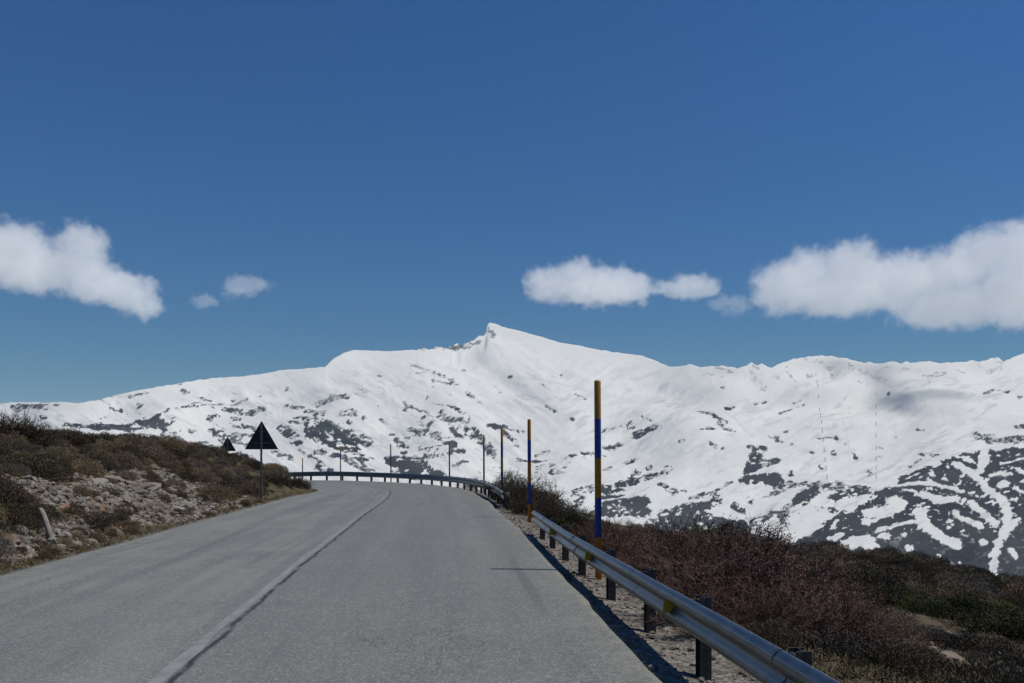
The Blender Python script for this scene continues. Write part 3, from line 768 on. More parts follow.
# ------------------------------------------------------------------ guardrails
PROF = [(0.0, .155), (.012, .157), (.036, .146), (.066, .120), (.079, .098), (.079, .078), (.066, .056), (.030, .026), (.016, .010), (.016, -.010), (.030, -.026), (.066, -.056), (.079, -.078), (.079, -.098), (.066, -.120), (.036, -.146), (.012, -.157), (0.0, -.155)]
PROF = [(o * 1.08, z * 1.13) for o, z in PROF]
def sweep_beam(name, path, zc, parent, org):
    """path (n,2) with the road on its left; zc centre height per point"""
    T = np.gradient(path, axis=0); T /= np.linalg.norm(T, axis=1)[:, None]
    NL = np.stack([-T[:, 1], T[:, 0]], 1)
    V, F_ = [], []
    back = [(o - .004, z * .985) for o, z in PROF[::-1]]
    ring = PROF + back
    k = len(ring)
    for p, nl, z in zip(path, NL, zc):
        for o, dz_ in ring:
            o = o + .22 * dz_                # leans a little over the road
            V.append((p[0] + nl[0] * o - org[0], p[1] + nl[1] * o - org[1], z + dz_ - org[2]))
    for i in range(len(path) - 1):
        for j in range(k):
            F_.append((i * k + j, i * k + (j + 1) % k, (i + 1) * k + (j + 1) % k, (i + 1) * k + j))
    me = mesh_np(name, V, F_, True)
    o = obj(name, me, M['steel'], parent)
    return o, NL
def post_mesh(h):
    bm = bmesh.new()                       # C-section post, open side along the road
    for c, s in (((0, 0, h / 2), (.008, .125, h)), ((.029, .0585, h / 2), (.05, .008, h)), ((.029, -.0585, h / 2), (.05, .008, h)), ((-.029, .0585, h / 2), (.05, .008, h)), ((-.029, -.0585, h / 2), (.05, .008, h))):
        bm_box(bm, c, s)
    bm_box(bm, (0, 0, h - .165), (.11, .11, .27))
    bmesh.ops.bevel(bm, geom=[e for e in bm.edges], offset=.002, segments=1, affect='EDGES')
    me = bpy.data.meshes.new('post'); bm.to_mesh(me); bm.free()
    me.materials.append(M['dark_steel'])
    return me
bm = bmesh.new()
prof = [(-.055, -.06), (.055, -.06), (.05, .04), (.02, .065), (-.02, .065), (-.05, .04)]
fr = [bm.verts.new((x, -.006, z)) for x, z in prof]; bk = [bm.verts.new((x, .006, z)) for x, z in prof]
bm.faces.new(fr); bm.faces.new(bk[::-1])
for i in range(6): bm.faces.new((fr[i], bk[i], bk[(i + 1) % 6], fr[(i + 1) % 6]))
REFL = bpy.data.meshes.new('reflector'); bmesh.ops.recalc_face_normals(bm, faces=bm.faces); bm.to_mesh(REFL); bm.free(); REFL.materials.append(M['reflector'])
from mathutils import Matrix
bm = bmesh.new()
bmesh.ops.create_cone(bm, cap_ends=True, segments=8, radius1=.017, radius2=.013, depth=.016, matrix=Matrix.Rotation(R(90), 4, 'Y') @ Matrix.Diagonal((1, 1.5, 1, 1)))
BOLT = bpy.data.meshes.new('bolt'); bm.to_mesh(BOLT); bm.free(); BOLT.materials.append(M['bolt'])

def along(path, dist):
    seg = np.linalg.norm(np.diff(path, axis=0), axis=1); cs = np.concatenate([[0], np.cumsum(seg)])
    x = np.interp(dist, cs, path[:, 0]); y = np.interp(dist, cs, path[:, 1])
    i = min(len(path) - 2, max(0, int(np.searchsorted(cs, dist) - 1)))
    tt = (path[i + 1] - path[i]) / seg[i]
    return x, y, math.atan2(tt[1], tt[0]), cs[-1]
# near rail: starts behind the camera and ends in the gap by the second pole
yy = np.arange(-6, 19.9, .4)
xx = 1.80 - .0845 * (yy - 5) + .028 * np.sin((yy - 3) * .42) + .00012 * (yy - 9) ** 3 * (yy < 9)
NEAR = np.stack([xx, yy], 1)
ztop = np.interp(yy, [-6, 4.5, 8.2, 14, 19.4], [.585, .575, .525, .49, .475])
root = empty('guardrail', (1.8, 5, -.15))
tag(root, 'near steel guardrail with yellow reflectors running along the right road edge', 'guardrail')
lap = [0, 8, 18, 28, 38, 48, 58, len(NEAR) - 1]
for a_, b_ in zip(lap, lap[1:]):             # lapped sections, each a little out of line with the last
    i1 = min(len(NEAR), b_ + 2)
    P_ = NEAR[a_:i1].copy(); q_ = np.linspace(0, 1, len(P_))
    P_[:, 0] += .004 * (1 - q_) * -1 + .006 * np.sin(q_ * 7 + a_) * random.uniform(-1, 1)
    beam, nl = sweep_beam('beam', P_, ztop[a_:i1] - .157 + random.uniform(-.004, .004) + .003 * (1 - q_), root, root.location)
def add_post(root, x, y, ang, top, gz_, side=1.0):
    h = top - gz_ + .25
    o = obj('post', post_mesh(h), None, root)
    ox, oy = math.sin(ang), -math.cos(ang)               # to the right of the rail
    o.location = Vector((x + ox * .075, y + oy * .075, gz_ - .25)) - root.location
    o.rotation_euler = (0, 0, ang + R(90) + random.uniform(-.03, .03))
L = along(NEAR, 0)[3]
y_posts = [-4.8, -2.8, -.8, 1.2, 3.2, 5.2, 7.17, 9.0, 11.0, 13.2, 15.0, 16.9, 18.8]
cs = np.concatenate([[0], np.cumsum(np.linalg.norm(np.diff(NEAR, axis=0), axis=1))])
for k, yp in enumerate(y_posts):
    dist = float(np.interp(yp, NEAR[:, 1], cs))
    x, y, ang, _ = along(NEAR, dist)
    zt = float(np.interp(y, yy, ztop))
    add_post(root, x, y, ang, zt + random.uniform(.02, .055), gz(x + .08, y))
    nlx, nly = -math.sin(ang), math.cos(ang)
    for s_ in (-.07, .07):
        b = obj('bolt', BOLT, None, beam)
        b.location = Vector((x + nlx * .094 + math.cos(ang) * s_, y + nly * .094 + math.sin(ang) * s_, zt - .030)) - root.location
        b.rotation_euler = (0, R(-42), ang + R(90))
for yp in (-.2, 3.8, 7.8, 11.9, 15.9):
    dist = float(np.interp(yp, NEAR[:, 1], cs)); x, y, ang, _ = along(NEAR, dist)
    zt = float(np.interp(y, yy, ztop))
    r_ = obj('reflector', REFL, None, root)
    r_.location = Vector((x - math.sin(ang) * .066, y + math.cos(ang) * .066, zt - .157)) - root.location
    r_.rotation_euler = (0, 0, R(6))
# far rail round the outside of the bend
i0 = int(np.argmin(np.abs(AX[:, 1] - 28.2)))
FARP = AX[i0:] + AXN[i0:] * (HWR + .42)
zfar = road_z(AXS[i0:]) + np.interp(AXS[i0:] - S0, [28, 50, 60], [.52, .55, .62])
root2 = empty('guardrail', (float(FARP[0, 0]), float(FARP[0, 1]), -.15))
tag(root2, 'far steel guardrail sweeping left round the outside of the road bend', 'guardrail')
beam2, _ = sweep_beam('beam', FARP, zfar - .157, root2, root2.location)
Lf = along(FARP, 0)[3]
dd, k = .25, 0
csf = np.concatenate([[0], np.cumsum(np.linalg.norm(np.diff(FARP, axis=0), axis=1))])
while dd < min(Lf, 64):
    x, y, ang, _ = along(FARP, dd)
    zt = float(np.interp(dd, csf, zfar))
    add_post(root2, x, y, ang, zt + .02, gz(x, y))
    dd += 1.55; k += 1
bm = bmesh.new()                            # the wrapped end of the far rail
for i in range(7):
    a0, a1 = R(-90 + i * 25.7), R(-90 + (i + 1) * 25.7)
    q = [(.11 * math.cos(a0) - .0, .11 * math.sin(a0)), (.11 * math.cos(a1), .11 * math.sin(a1))]
    vs = [bm.verts.new((p[0], p[1], z)) for p in q for z in (-.16, .16)]
    bm.faces.new((vs[0], vs[2], vs[3], vs[1]))
bmesh.ops.remove_doubles(bm, verts=bm.verts, dist=.001)
bmesh.ops.solidify(bm, geom=list(bm.faces), thickness=.006)
x, y, ang, _ = along(FARP, 0)
e_ = bm_obj('end_cap', bm, M['dark_steel'], root2, True)
e_.location = Vector((x + math.sin(ang) * .05, y - math.cos(ang) * .05, float(zfar[0]) - .157)) - root2.location
e_.rotation_euler = (0, 0, ang + R(180))

# ------------------------------------------------------------------ snow poles
bm = bmesh.new()
bm_lathe(bm, [(.054, -.3), (.054, 3.155), (.049, 3.18), (.02, 3.192)], 18)
POLE = bpy.data.meshes.new('snow_pole'); bmesh.ops.recalc_face_normals(bm, faces=bm.faces); bm.to_mesh(POLE); bm.free()
for p in POLE.polygons: p.use_smooth = len(p.vertices) == 4
POLE.materials.append(M['pole'])
poles = [(598.5, 13.0, 380, 'tall yellow and blue banded snow pole behind the near guardrail, nearest of the row'),
         (529.5, 24.0, 419, 'yellow and blue snow pole in the gap between the two guardrails'),
         (502.0, 34.5, 428, 'banded snow pole rising out of the dark bush behind the far guardrail'),
         (484.0, 48.0, 435, 'thin dark snow pole standing just left of the bush where the far guardrail turns'),
         (449.5, 57.5, 441, 'thin snow pole at the right part of the bend behind the far guardrail'),
         (391.0, 67.0, 444, 'thin snow pole at the middle of the bend behind the far guardrail'),
         (340.5, 77.0, 446, 'thin snow pole near the left end of the visible far guardrail'),
         (302.5, 84.0, 458, 'faint farthest snow pole, half hidden just right of the heath bank')]
for i, (x_, Y_, yt, lab) in enumerate(poles):
    X_ = (x_ - CX) / F * Y_
    top = CAM_Z + (HY - yt) / F * Y_
    o = obj('snow_pole', POLE)
    g_ = gz(X_, Y_)
    h = top - g_
    o.location = (X_, Y_, top - 3.192 if h < 3.5 else top - 3.192)
    o.rotation_euler = (random.uniform(-.006, .006), random.uniform(-.006, .006), random.random() * 6)
    tag(o, lab, 'snow pole', 'snow poles along the outer road edge')
    print('pole', i, 'height above ground %.2f' % h, 'ground', round(g_, 2))

# ------------------------------------------------------------------ warning signs seen from behind
def make_sign(x_, Y_, y_apex, side, label):
    X_ = (x_ - CX) / F * Y_
    ztop_ = CAM_Z + (HY - y_apex) / F * Y_
    g_ = gz(X_, Y_)
    root = empty('road_sign', (X_, Y_, g_), R(4))
    tag(root, label, 'road sign', 'triangular warning signs seen from behind')
    h = side * math.sqrt(3) / 2
    zt = ztop_ - g_
    bm = bmesh.new()
    corners = [(-side / 2, zt - h), (side / 2, zt - h), (0, zt)]
    pts = []
    for i in range(3):                       # rounded corners
        p = Vector(corners[i]); a_ = Vector(corners[i - 1]); b_ = Vector(corners[(i + 1) % 3])
        d0 = (a_ - p).normalized() * .045; d1 = (b_ - p).normalized() * .045
        for q in (0, .25, .5, .75, 1):
            pts.append(p + d0 * (1 - q) ** 2 + d1 * q ** 2)
    fr = [bm.verts.new((p.x, .03, p.y)) for p in pts]; bk = [bm.verts.new((p.x, .034, p.y)) for p in pts]
    bm.faces.new(fr); bm.faces.new(bk[::-1])
    n_ = len(pts)
    rim = [bm.verts.new((p.x, .0, p.y)) for p in pts]
    c_ = Vector((0, zt - h * 2 / 3))
    rin = [bm.verts.new((c_.x + (p.x - c_.x) * .97, .0, c_.y + (p.y - c_.y) * .97)) for p in pts]
    rib = [bm.verts.new((c_.x + (p.x - c_.x) * .97, .03, c_.y + (p.y - c_.y) * .97)) for p in pts]
    for i in range(n_):
        j = (i + 1) % n_
        bm.faces.new((bk[i], bk[j], rim[j], rim[i])); bm.faces.new((rim[i], rim[j], rin[j], rin[i])); bm.faces.new((rin[i], rin[j], rib[j], rib[i]))
    bm_obj('panel', bm, M['sign'], root)
    bm = bmesh.new(); bm_box(bm, (0, -.035, (zt - .12 - .4) / 2), (.08, .04, zt - .12 + .4))
    bmesh.ops.bevel(bm, geom=list(bm.edges), offset=.006, segments=2, affect='EDGES')
    bm_obj('post', bm, M['sign_post'], root)
    for q in (.22, .62):
        bm = bmesh.new(); bm_box(bm, (0, -.008, zt - h + h * q), (side * (1 - q) * .62, .012, .035)); bm_box(bm, (0, -.059, zt - h + h * q), (.1, .006, .04))
        bm_obj('bracket', bm, M['sign_post'], root)
make_sign(261.5, 32.0, 420.8, 1.32, 'dark back of the larger triangular warning sign on its post in the left verge')
make_sign(227.5, 55.0, 436.6, 1.15, 'dark back of the smaller triangular warning sign half hidden behind the heath bank')

# ------------------------------------------------------------------ plants
def leaf_quads(P, Nrm, L, W, rs):
    """one narrow leaf quad per point"""
    n = len(P)
    d = Nrm + rs.normal(0, .55, (n, 3)); d /= np.linalg.norm(d, axis=1)[:, None]
    s = np.cross(d, rs.normal(0, 1, (n, 3))); s /= np.linalg.norm(s, axis=1)[:, None] + 1e-9
    l = (L * rs.uniform(.6, 1.3, n))[:, None]; w = (W * rs.uniform(.6, 1.3, n))[:, None]
    a = P - s * w; b = P + s * w; c = P + d * l + s * w * .5; e = P + d * l - s * w * .5
    V = np.stack([a, b, c, e], 1).reshape(-1, 3)
    return V, np.arange(4 * n).reshape(n, 4)
def dome_points(n, rx, ry, rz, rs, lump=.25, inner=.55):
    th = rs.uniform(0, 2 * np.pi, n); cz = rs.uniform(-.05, 1, n)
    sr = np.sqrt(np.clip(1 - cz * cz, 0, 1))
    N_ = np.stack([sr * np.cos(th), sr * np.sin(th), cz], 1)
    k = 1 + lump * 1.6 * fbm(N_[:, 0] * 2.3 + rs.uniform(0, 90), N_[:, 1] * 2.3 + N_[:, 2] * 1.7, int(rs.integers(999)), 3)
    # clumps: gaps between sprigs
    rad = k * (1 - inner * rs.uniform(0, 1, n) ** 2.2)
    return N_ * rad[:, None] * np.array([rx, ry, rz]), N_
def cushion_mesh(name, mat, n, rx, ry, rz, L, W, seed, lump=.3):
    rs = np.random.default_rng(seed)
    P, N_ = dome_points(n, rx, ry, rz, rs, lump)
    V, F_ = leaf_quads(P, N_ + np.array([0, 0, .5]), L, W, rs)
    me = mesh_np(name, V, F_); me.materials.append(mat)
    return me
def tube(path, r0, r1, sides=3):
    path = np.asarray(path); n = len(path)
    T = np.gradient(path, axis=0); T /= np.linalg.norm(T, axis=1)[:, None] + 1e-9
    A = np.cross(T, [.3, .5, .81]); A /= np.linalg.norm(A, axis=1)[:, None] + 1e-9
    B = np.cross(T, A)
    rr = np.linspace(r0, r1, n)
    V = []
    for i in range(n):
        for k in range(sides):
            an = 2 * math.pi * k / sides
            V.append(path[i] + (A[i] * math.cos(an) + B[i] * math.sin(an)) * rr[i])
    F_ = [(i * sides + k, i * sides + (k + 1) % sides, (i + 1) * sides + (k + 1) % sides, (i + 1) * sides + k) for i in range(n - 1) for k in range(sides)]
    return V, F_
def twig_bush(seed, h, rad, n_stem=20, n_br=7, n_tw=9, spread=1.0):
    rs = np.random.default_rng(seed)
    V, F_ = [], []
    tips = []
    def add(path, r0, r1):
        v_, f_ = tube(path, r0, r1); o_ = len(V)
        V.extend(v_); F_.extend([tuple(i + o_ for i in q) for q in f_])
    def grow(p, d, ln, k, wob, up):
        path = [p]
        for i in range(k):
            d = d + rs.normal(0, wob, 3) + np.array([0, 0, up]); d /= np.linalg.norm(d)
            path.append(path[-1] + d * ln / k)
        return np.array(path), d
    for i in range(n_stem):
        th = rs.uniform(0, 6.283); tilt = rs.uniform(.05, 1.05) * spread
        d = np.array([math.cos(th) * math.sin(tilt), math.sin(th) * math.sin(tilt), math.cos(tilt)])
        base = np.array([math.cos(th), math.sin(th), 0]) * rs.uniform(0, .35) * rad
        sp, sd_ = grow(base, d, h * rs.uniform(.6, 1.0), 5, .12, .03)
        add(sp, .010, .004)
        for j in range(n_br):
            k = rs.uniform(1.0, 4.99); q = int(k); p = sp[q] + (sp[min(q + 1, 5)] - sp[q]) * (k - q)
            bd = sd_ + rs.normal(0, .75, 3); bd /= np.linalg.norm(bd)
            bp, bd2 = grow(p, bd, h * rs.uniform(.22, .42), 3, .18, .05)
            add(bp, .0055, .003)
            for m in range(n_tw):
                k = rs.uniform(.4, 2.99); q = int(k); p = bp[q] + (bp[min(q + 1, 3)] - bp[q]) * (k - q)
                td = bd2 + rs.normal(0, .7, 3); td /= np.linalg.norm(td)
                tp, _ = grow(p, td, h * rs.uniform(.10, .22), 2, .15, .05)
                add(tp, .0038, .002)
                tips.append(tp[-1]); tips.append(tp[1])
    me = mesh_np('branches', V, F_)
    tips = np.array(tips)
    keep = rs.uniform(0, 1, len(tips)) < .8
    tips = tips[keep] + rs.normal(0, .012, (keep.sum(), 3))
    Vl, Fl = leaf_quads(tips, np.tile([0, 0, 1.], (len(tips), 1)), .028, .007, rs)
    return me, mesh_np('buds', Vl, Fl)

NCOUNT = {}
def put_mesh(name, me, x, y, sc, label, cat, group, sink=.05, rz=None, sz=1.0):
    o = obj(name, me)
    o.location = (x, y, gz(x, y) - sink * sc)
    o.rotation_euler = (random.uniform(-.08, .08), random.uniform(-.08, .08), random.random() * 6.28 if rz is None else rz)
    o.scale = (sc, sc * random.uniform(.85, 1.15), sc * sz * random.uniform(.85, 1.15))
    tag(o, label, cat, group)
    NCOUNT[name] = NCOUNT.get(name, 0) + 1
    return o
def proj(x, y, z):
    return CX + F * x / y, HY - F * (z - CAM_Z) / y

HEATHER = [cushion_mesh('heather_cushion', M['heather'], 6500, .55, .5, .40, .034, .0065, 300 + i, .35) for i in range(5)]
BROOM = [cushion_mesh('broom_cushion', M['broom'], 6500, .55, .5, .42, .040, .006, 320 + i, .35) for i in range(4)]
GREY = [cushion_mesh('grey_cushion', M['grey_leaf'], 6500, .5, .5, .34, .026, .0065, 340 + i, .3) for i in range(3)]
JUNI = [cushion_mesh('juniper_mat', M['juniper'], 15000, 1.2, 1.0, .5, .05, .010, 360 + i, .5) for i in range(3)]
TW = [twig_bush(400 + i, 1.0, .5) for i in range(5)]
for b_, l_ in TW: b_.materials.append(M['twig']); l_.materials.append(M['red_leaf'])
TWD = [twig_bush(420 + i, 1.0, .5, 24, 7, 8) for i in range(2)]
for b_, l_ in TWD: b_.materials.append(M['dark_twig']); l_.materials.append(M['heather'])
def rail_x(y): return float(np.interp(y, NEAR[:, 1], NEAR[:, 0]))
def put_bush(x, y, sc, label, group, dark=False, kind=None):
    if y < 22: x = max(x, rail_x(y) + .25 + .62 * sc)
    root = empty('twiggy_bush', (x, y, gz(x, y) - .04), random.random() * 6.28)
    b_, l_ = random.choice(TWD if dark else TW)
    sx = sc * random.uniform(.95, 1.3)
    root.scale = (sx, sx, sc)
    tag(root, label, 'bush', group)
    obj('branches', b_, None, root); obj('buds', l_, None, root)
    NCOUNT['bush'] = NCOUNT.get('bush', 0) + 1

# the reddish leafless bushes behind the near guardrail: (bearing, distance, height)
G_RED = 'leafless reddish bushes behind the near guardrail'
red = [(655, 12.2, 1.05, 'reddish leafless bush right of the nearest snow pole, against the guardrail'), (640, 15.5, 1.1, None), (690, 11.4, 1.2, None), (700, 14.0, 1.35, None), (735, 12.4, 1.25, None),
       (760, 15.2, 1.3, None), (668, 17.5, 1.2, None), (780, 13.4, 1.15, None), (725, 17.8, 1.25, None), (752, 10.4, 1.0, None), (795, 11.2, .95, None), (812, 13.0, .95, None), (715, 9.7, .85, None), (790, 9.2, .75, None),
       (830, 10.4, .75, None), (838, 12.2, .8, None), (768, 8.6, .62, None), (856, 11.2, .62, None), (822, 8.9, .58, None), (850, 9.5, .55, None), (870, 12.8, .6, None), (625, 18.5, 1.0, None), (610, 16.2, .95, None),
       (645, 20.5, 1.15, None), (690, 20.5, 1.2, None), (775, 18.2, 1.15, None), (805, 16.0, 1.1, None), (600, 21.0, .9, None), (585, 18.2, .8, None), (880, 10.6, .45, None), (735, 21.5, 1.2, None), (665, 9.6, .62, None), (690, 8.8, .55, None), (832, 15.4, .9, None)]
for x_, Y_, h_, lab in red:
    X_ = (x_ - CX) / F * Y_
    where = 'low down slope' if h_ < .7 else ('waist high' if h_ < 1.0 else 'tall and dense')
    h_ *= .74 if x_ < 715 and Y_ > 10 else .90
    put_bush(X_, Y_, h_ * random.uniform(.95, 1.05), lab or ('%s reddish leafless bush in the thicket behind the near guardrail' % where), G_RED)
put_bush((728 - CX) / F * 19, 19, 1.5, 'darkest tallest leafless bush standing up out of the reddish thicket against the snow', None, True)
for x_, Y_, h_, lab in ((517, 31, 1.25, 'round dark brown bush wrapped round the third snow pole'), (535, 29.5, 1.25, 'dark brown bush between the second and third snow pole'), (549, 27, .95, 'low dark brown bush right of the second snow pole'), (503, 36, 1.2, 'dark bush behind the end of the far guardrail'), (556, 24, .8, None), (570, 25.5, .8, None), (522, 27.5, .7, None), (510, 33, 1.1, None), (526, 30, 1.15, None), (541, 28, 1.0, None), (519, 33.5, 1.15, None), (560, 28, .9, None), (470, 52, .9, None), (460, 55, .8, None)):
    X_ = (x_ - CX) / F * Y_
    put_bush(X_, Y_, h_, lab or 'small dark brown bush behind the end of a guardrail', 'dark bushes between the two guardrails', True)

for x_, Y_, h_ in ((-22, 24, 1.25), (-4, 25, 1.4), (10, 25.5, 1.3), (24, 26, 1.1), (40, 26.5, .75), (58, 27, .6), (76, 28, .6), (95, 29, .55), (112, 30, .55), (130, 31, .5), (-35, 22, .9), (150, 33, .5), (172, 34, .45), (265, 37, .6), (280, 38, .7), (290, 39, .7), (297, 40.2, .6), (302, 41, .48), (307, 41.8, .34), (299, 42, .5)):
    put_bush((x_ - CX) / F * Y_, Y_, h_, 'dark reddish brown bush on the skyline of the left bank' if x_ < 200 else 'small dark bush at the tip of the left bank right of the larger sign', 'dark bushes on the left bank', True)
# green junipers
for x_, Y_, s_, lab in ((573, 21.5, .75, 'dark green juniper behind the start of the near guardrail'), (590, 22.5, .7, 'dark green juniper just left of the nearest snow pole')):
    put_mesh('juniper_mat', random.choice(JUNI), (x_ - CX) / F * Y_, Y_, s_, lab, 'juniper', 'junipers', sz=1.3)
for k in range(20):
    x_ = random.uniform(870, 1075); Y_ = 19.5 + random.uniform(-2, 2) + (1000 - x_) * .03
    put_mesh('juniper_mat', random.choice(JUNI), (x_ - CX) / F * Y_, Y_, random.uniform(.7, 1.0), 'dark olive green juniper in the flat green band on the right slope', 'juniper', 'junipers', sz=.8)

# cushions left and right, by rejection so that they do not sit inside one another
placed = []
def free(x, y, r):
    for a_, b_, c_ in placed:
        if (a_ - x) ** 2 + (b_ - y) ** 2 < (.62 * (r + c_)) ** 2: return False
    placed.append((x, y, r)); return True
def scatter(n, xr, yr, test, kinds, szr, lab, group, tries=20000):
    k = 0
    for _ in range(tries):
        if k >= n: break
        y = yr[0] + (yr[1] - yr[0]) * random.random() ** 1.25
        p_ = random.uniform(*xr); x = (p_ - CX) / F * y
        u, s = road_us([x], [y]); u = float(u[0])
        if not test(x, y, u): continue
        sc = random.uniform(*szr)
        if not free(x, y, .5 * sc): continue
        me_ = random.choice(kinds)
        m_ = random.choice(me_[1])
        put_mesh(me_[0], m_, x, y, sc, lab(me_[0], x, y, u, sc), me_[2], group[me_[0]])
        k += 1
KH = ('heather_cushion', HEATHER, 'heather'); KB = ('broom_cushion', BROOM, 'broom'); KG = ('grey_cushion', GREY, 'shrub')
COLN = {'heather_cushion': 'brown heather cushion', 'broom_cushion': 'olive broom cushion', 'grey_cushion': 'grey cushion shrub'}
GRP = {'heather_cushion': 'heather cushions on the slopes', 'broom_cushion': 'broom cushions on the slopes', 'grey_cushion': 'grey cushion shrubs on the slopes'}
def lab_left(k, x, y, u, sc):
    d = -u - 4.4
    size = 'small' if sc < .8 else ('broad' if sc > 1.25 else 'mid sized')
    zone = 'beside the bare scree of the left bank' if d < 3 else ('on the slope above the scree' if d < 7 else 'along the skyline of the left bank')
    if y > 32: zone = 'at the far tip of the left bank by the bend'
    return '%s %s %s' % (size, COLN[k], zone)
def lab_right(k, x, y, u, sc):
    d = u - HWR
    size = 'small' if sc < .8 else ('broad' if sc > 1.25 else 'mid sized')
    zone = 'behind the near guardrail' if d < 5 else ('between thicket and junipers' if d < 11 else 'on the right slope below the mountains')
    return '%s %s %s' % (size, COLN[k], zone)
def t_left(x, y, u):
    d = -u - 4.4
    if d < .9: return False
    sa = float(scree_amount(np.array([x]), np.array([y]), np.array([d]))[0])
    return random.random() > sa * 1.6
scatter(165, (-60, 330), (11, 30), t_left, [KH, KH, KB, KB, KG], (.55, 1.35), lab_left, GRP)
scatter(200, (-40, 330), (16, 44), t_left, [KH, KH, KH, KB, KB, KG], (.6, 1.4), lab_left, GRP)
scatter(40, (-20, 330), (12, 36), lambda x, y, u: .25 < -u - 4.4 < 1.1, [KB, KH], (.28, .5), lab_left, GRP)
def t_right(x, y, u):
    if u - HWR < 1.0: return False
    q = CX + F * x / y
    if 885 < q < 965 and 9.8 < y < 15.5 and random.random() < .9: return False
    return True
scatter(70, (760, 1070), (8, 17), t_right, [KG, KH, KG, KB], (.5, 1.1), lab_right, GRP)
scatter(150, (700, 1075), (17, 42), lambda x, y, u: t_right(x, y, u) and not (17 < y < 24 and (x / y * F + CX) > 880), [KG, KH, KH, KB], (.9, 1.9), lab_right, GRP)
scatter(22, (480, 720), (18, 38), lambda x, y, u: u - HWR > 1.2, [KH, KB], (.5, .9), lab_right, GRP)
print('counts', NCOUNT)

# heath litter and dry grass: uncountable cover
def cover(name, mat, n, sampler, L, W, per, up=.8, label='', cat=''):
    rs = np.random.default_rng(77 + len(name))
    P = sampler(n, rs)
    n = len(P)
    z = ground_parts(P[:, 0], P[:, 1])[0]
    base = np.stack([P[:, 0], P[:, 1], z], 1)
    base = np.repeat(base, per, 0) + np.concatenate([rs.normal(0, .05, (n * per, 2)), rs.uniform(-.01, .02, (n * per, 1))], 1)
    N_ = rs.normal(0, .5, (n * per, 3)); N_[:, 2] = up
    V, F_ = leaf_quads(base, N_, L, W, rs)
    o = obj(name, mesh_np(name, V, F_), mat)
    tag(o, label, cat, kind='stuff')
def samp_left(n, rs):
    y = 10 + 34 * rs.uniform(0, 1, n * 3) ** 1.3; x = (rs.uniform(-70, 335, n * 3) - CX) / F * y
    u, s = road_us(x, y); d = -u - HWLs(s)
    sa = scree_amount(x, y, d)
    k = (d > .05) & (rs.uniform(0, 1, n * 3) > sa * 1.15)
    return np.stack([x, y], 1)[k][:n]
def samp_right(n, rs):
    y = 5 + 38 * rs.uniform(0, 1, n * 3) ** 1.4; x = (rs.uniform(540, 1090, n * 3) - CX) / F * y
    u, s = road_us(x, y); d = u - HWRs(s)
    k = d > 1.1 + .5 * fbm(x / 1.3, y / 1.3, 44, 3)
    return np.stack([x, y], 1)[k][:n]
cover('heath_litter', M['heath'], 15000, lambda n, rs: np.vstack([samp_left(n // 2, rs), samp_right(n // 2, rs)]), .05, .007, 11, .8, 'low brown heath covering the slopes on both sides of the road', 'heath')
def samp_grass(n, rs):
    a_ = samp_left(n * 2, rs); u, s = road_us(a_[:, 0], a_[:, 1]); d = -u - HWLs(s)
    a_ = a_[(d < 1.4) | (fbm(a_[:, 0] / 2, a_[:, 1] / 2, 52, 3) > .12)][:n // 2]
    b_ = samp_right(n * 2, rs); b_ = b_[fbm(b_[:, 0] / 1.5, b_[:, 1] / 1.5, 53, 3) > .12][:n // 2]
    return np.vstack([a_, b_])
cover('dry_grass', M['grass'], 2600, samp_grass, .11, .005, 10, 1.0, 'dry yellowish grass tufts between the shrubs and along the verge', 'grass')

# ------------------------------------------------------------------ stones
def rock_mesh(seed, sub=2):
    rs = np.random.default_rng(seed)
    bm = bmesh.new(); bmesh.ops.create_icosphere(bm, subdivisions=sub, radius=.5)
    for k in range(7):                       # flat broken faces
        nrm = Vector(rs.normal(0, 1, 3)).normalized(); dpl = rs.uniform(.22, .4)
        for v_ in bm.verts:
            e_ = v_.co.dot(nrm) - dpl
            if e_ > 0: v_.co -= nrm * e_ * .92
    for v_ in bm.verts: v_.co += Vector(rs.normal(0, .012, 3))
    me = bpy.data.meshes.new('rock'); bm.to_mesh(me); bm.free(); me.materials.append(M['rock'])
    return me
ROCKS = [rock_mesh(500 + i) for i in range(7)]
def put_rock(x, y, s, label, group, flat=.6):
    o = obj('rock', random.choice(ROCKS))
    o.location = (x, y, gz(x, y) + s * flat * .12)
    o.rotation_euler = (random.uniform(-.4, .4), random.uniform(-.4, .4), random.random() * 6.28)
    o.scale = (s * random.uniform(.8, 1.4), s * random.uniform(.7, 1.1), s * flat * random.uniform(.8, 1.2))
    tag(o, label, 'rock', group)
scatter(26, (60, 270), (15, 31), lambda x, y, u: 1.0 < -u - 4.4 < 3.2, [KB, KH, KH], (.3, .7), lab_left, GRP)
k = 0
while k < 150:
    y = random.uniform(12, 33); x = (random.uniform(-20, 290) - CX) / F * y
    u, s = road_us([x], [y]); d = -float(u[0]) - 4.4
    if d < .15 or float(scree_amount(np.array([x]), np.array([y]), np.array([d]))[0]) < .38: continue
    sz = .10 + .26 * random.random() ** 2.5
    put_rock(x, y, sz, ('large' if sz > .22 else 'small') + ' pale angular rock in the scree of the left bank' + (', low by the road' if d < 1.2 else ''), 'pale rocks in the left scree')
    k += 1
for k in range(14):                         # blocks half buried in the cut face
    while True:
        y = random.uniform(14, 31); x = (random.uniform(5, 270) - CX) / F * y
        u, s = road_us([x], [y]); d = -float(u[0]) - 4.4
        if .4 < d < 2.8 and float(scree_amount(np.array([x]), np.array([y]), np.array([d]))[0]) > .4: break
    put_rock(x, y, random.uniform(.38, .68), 'broken block half buried in the scree of the left bank', 'broken blocks in the left scree', .5)
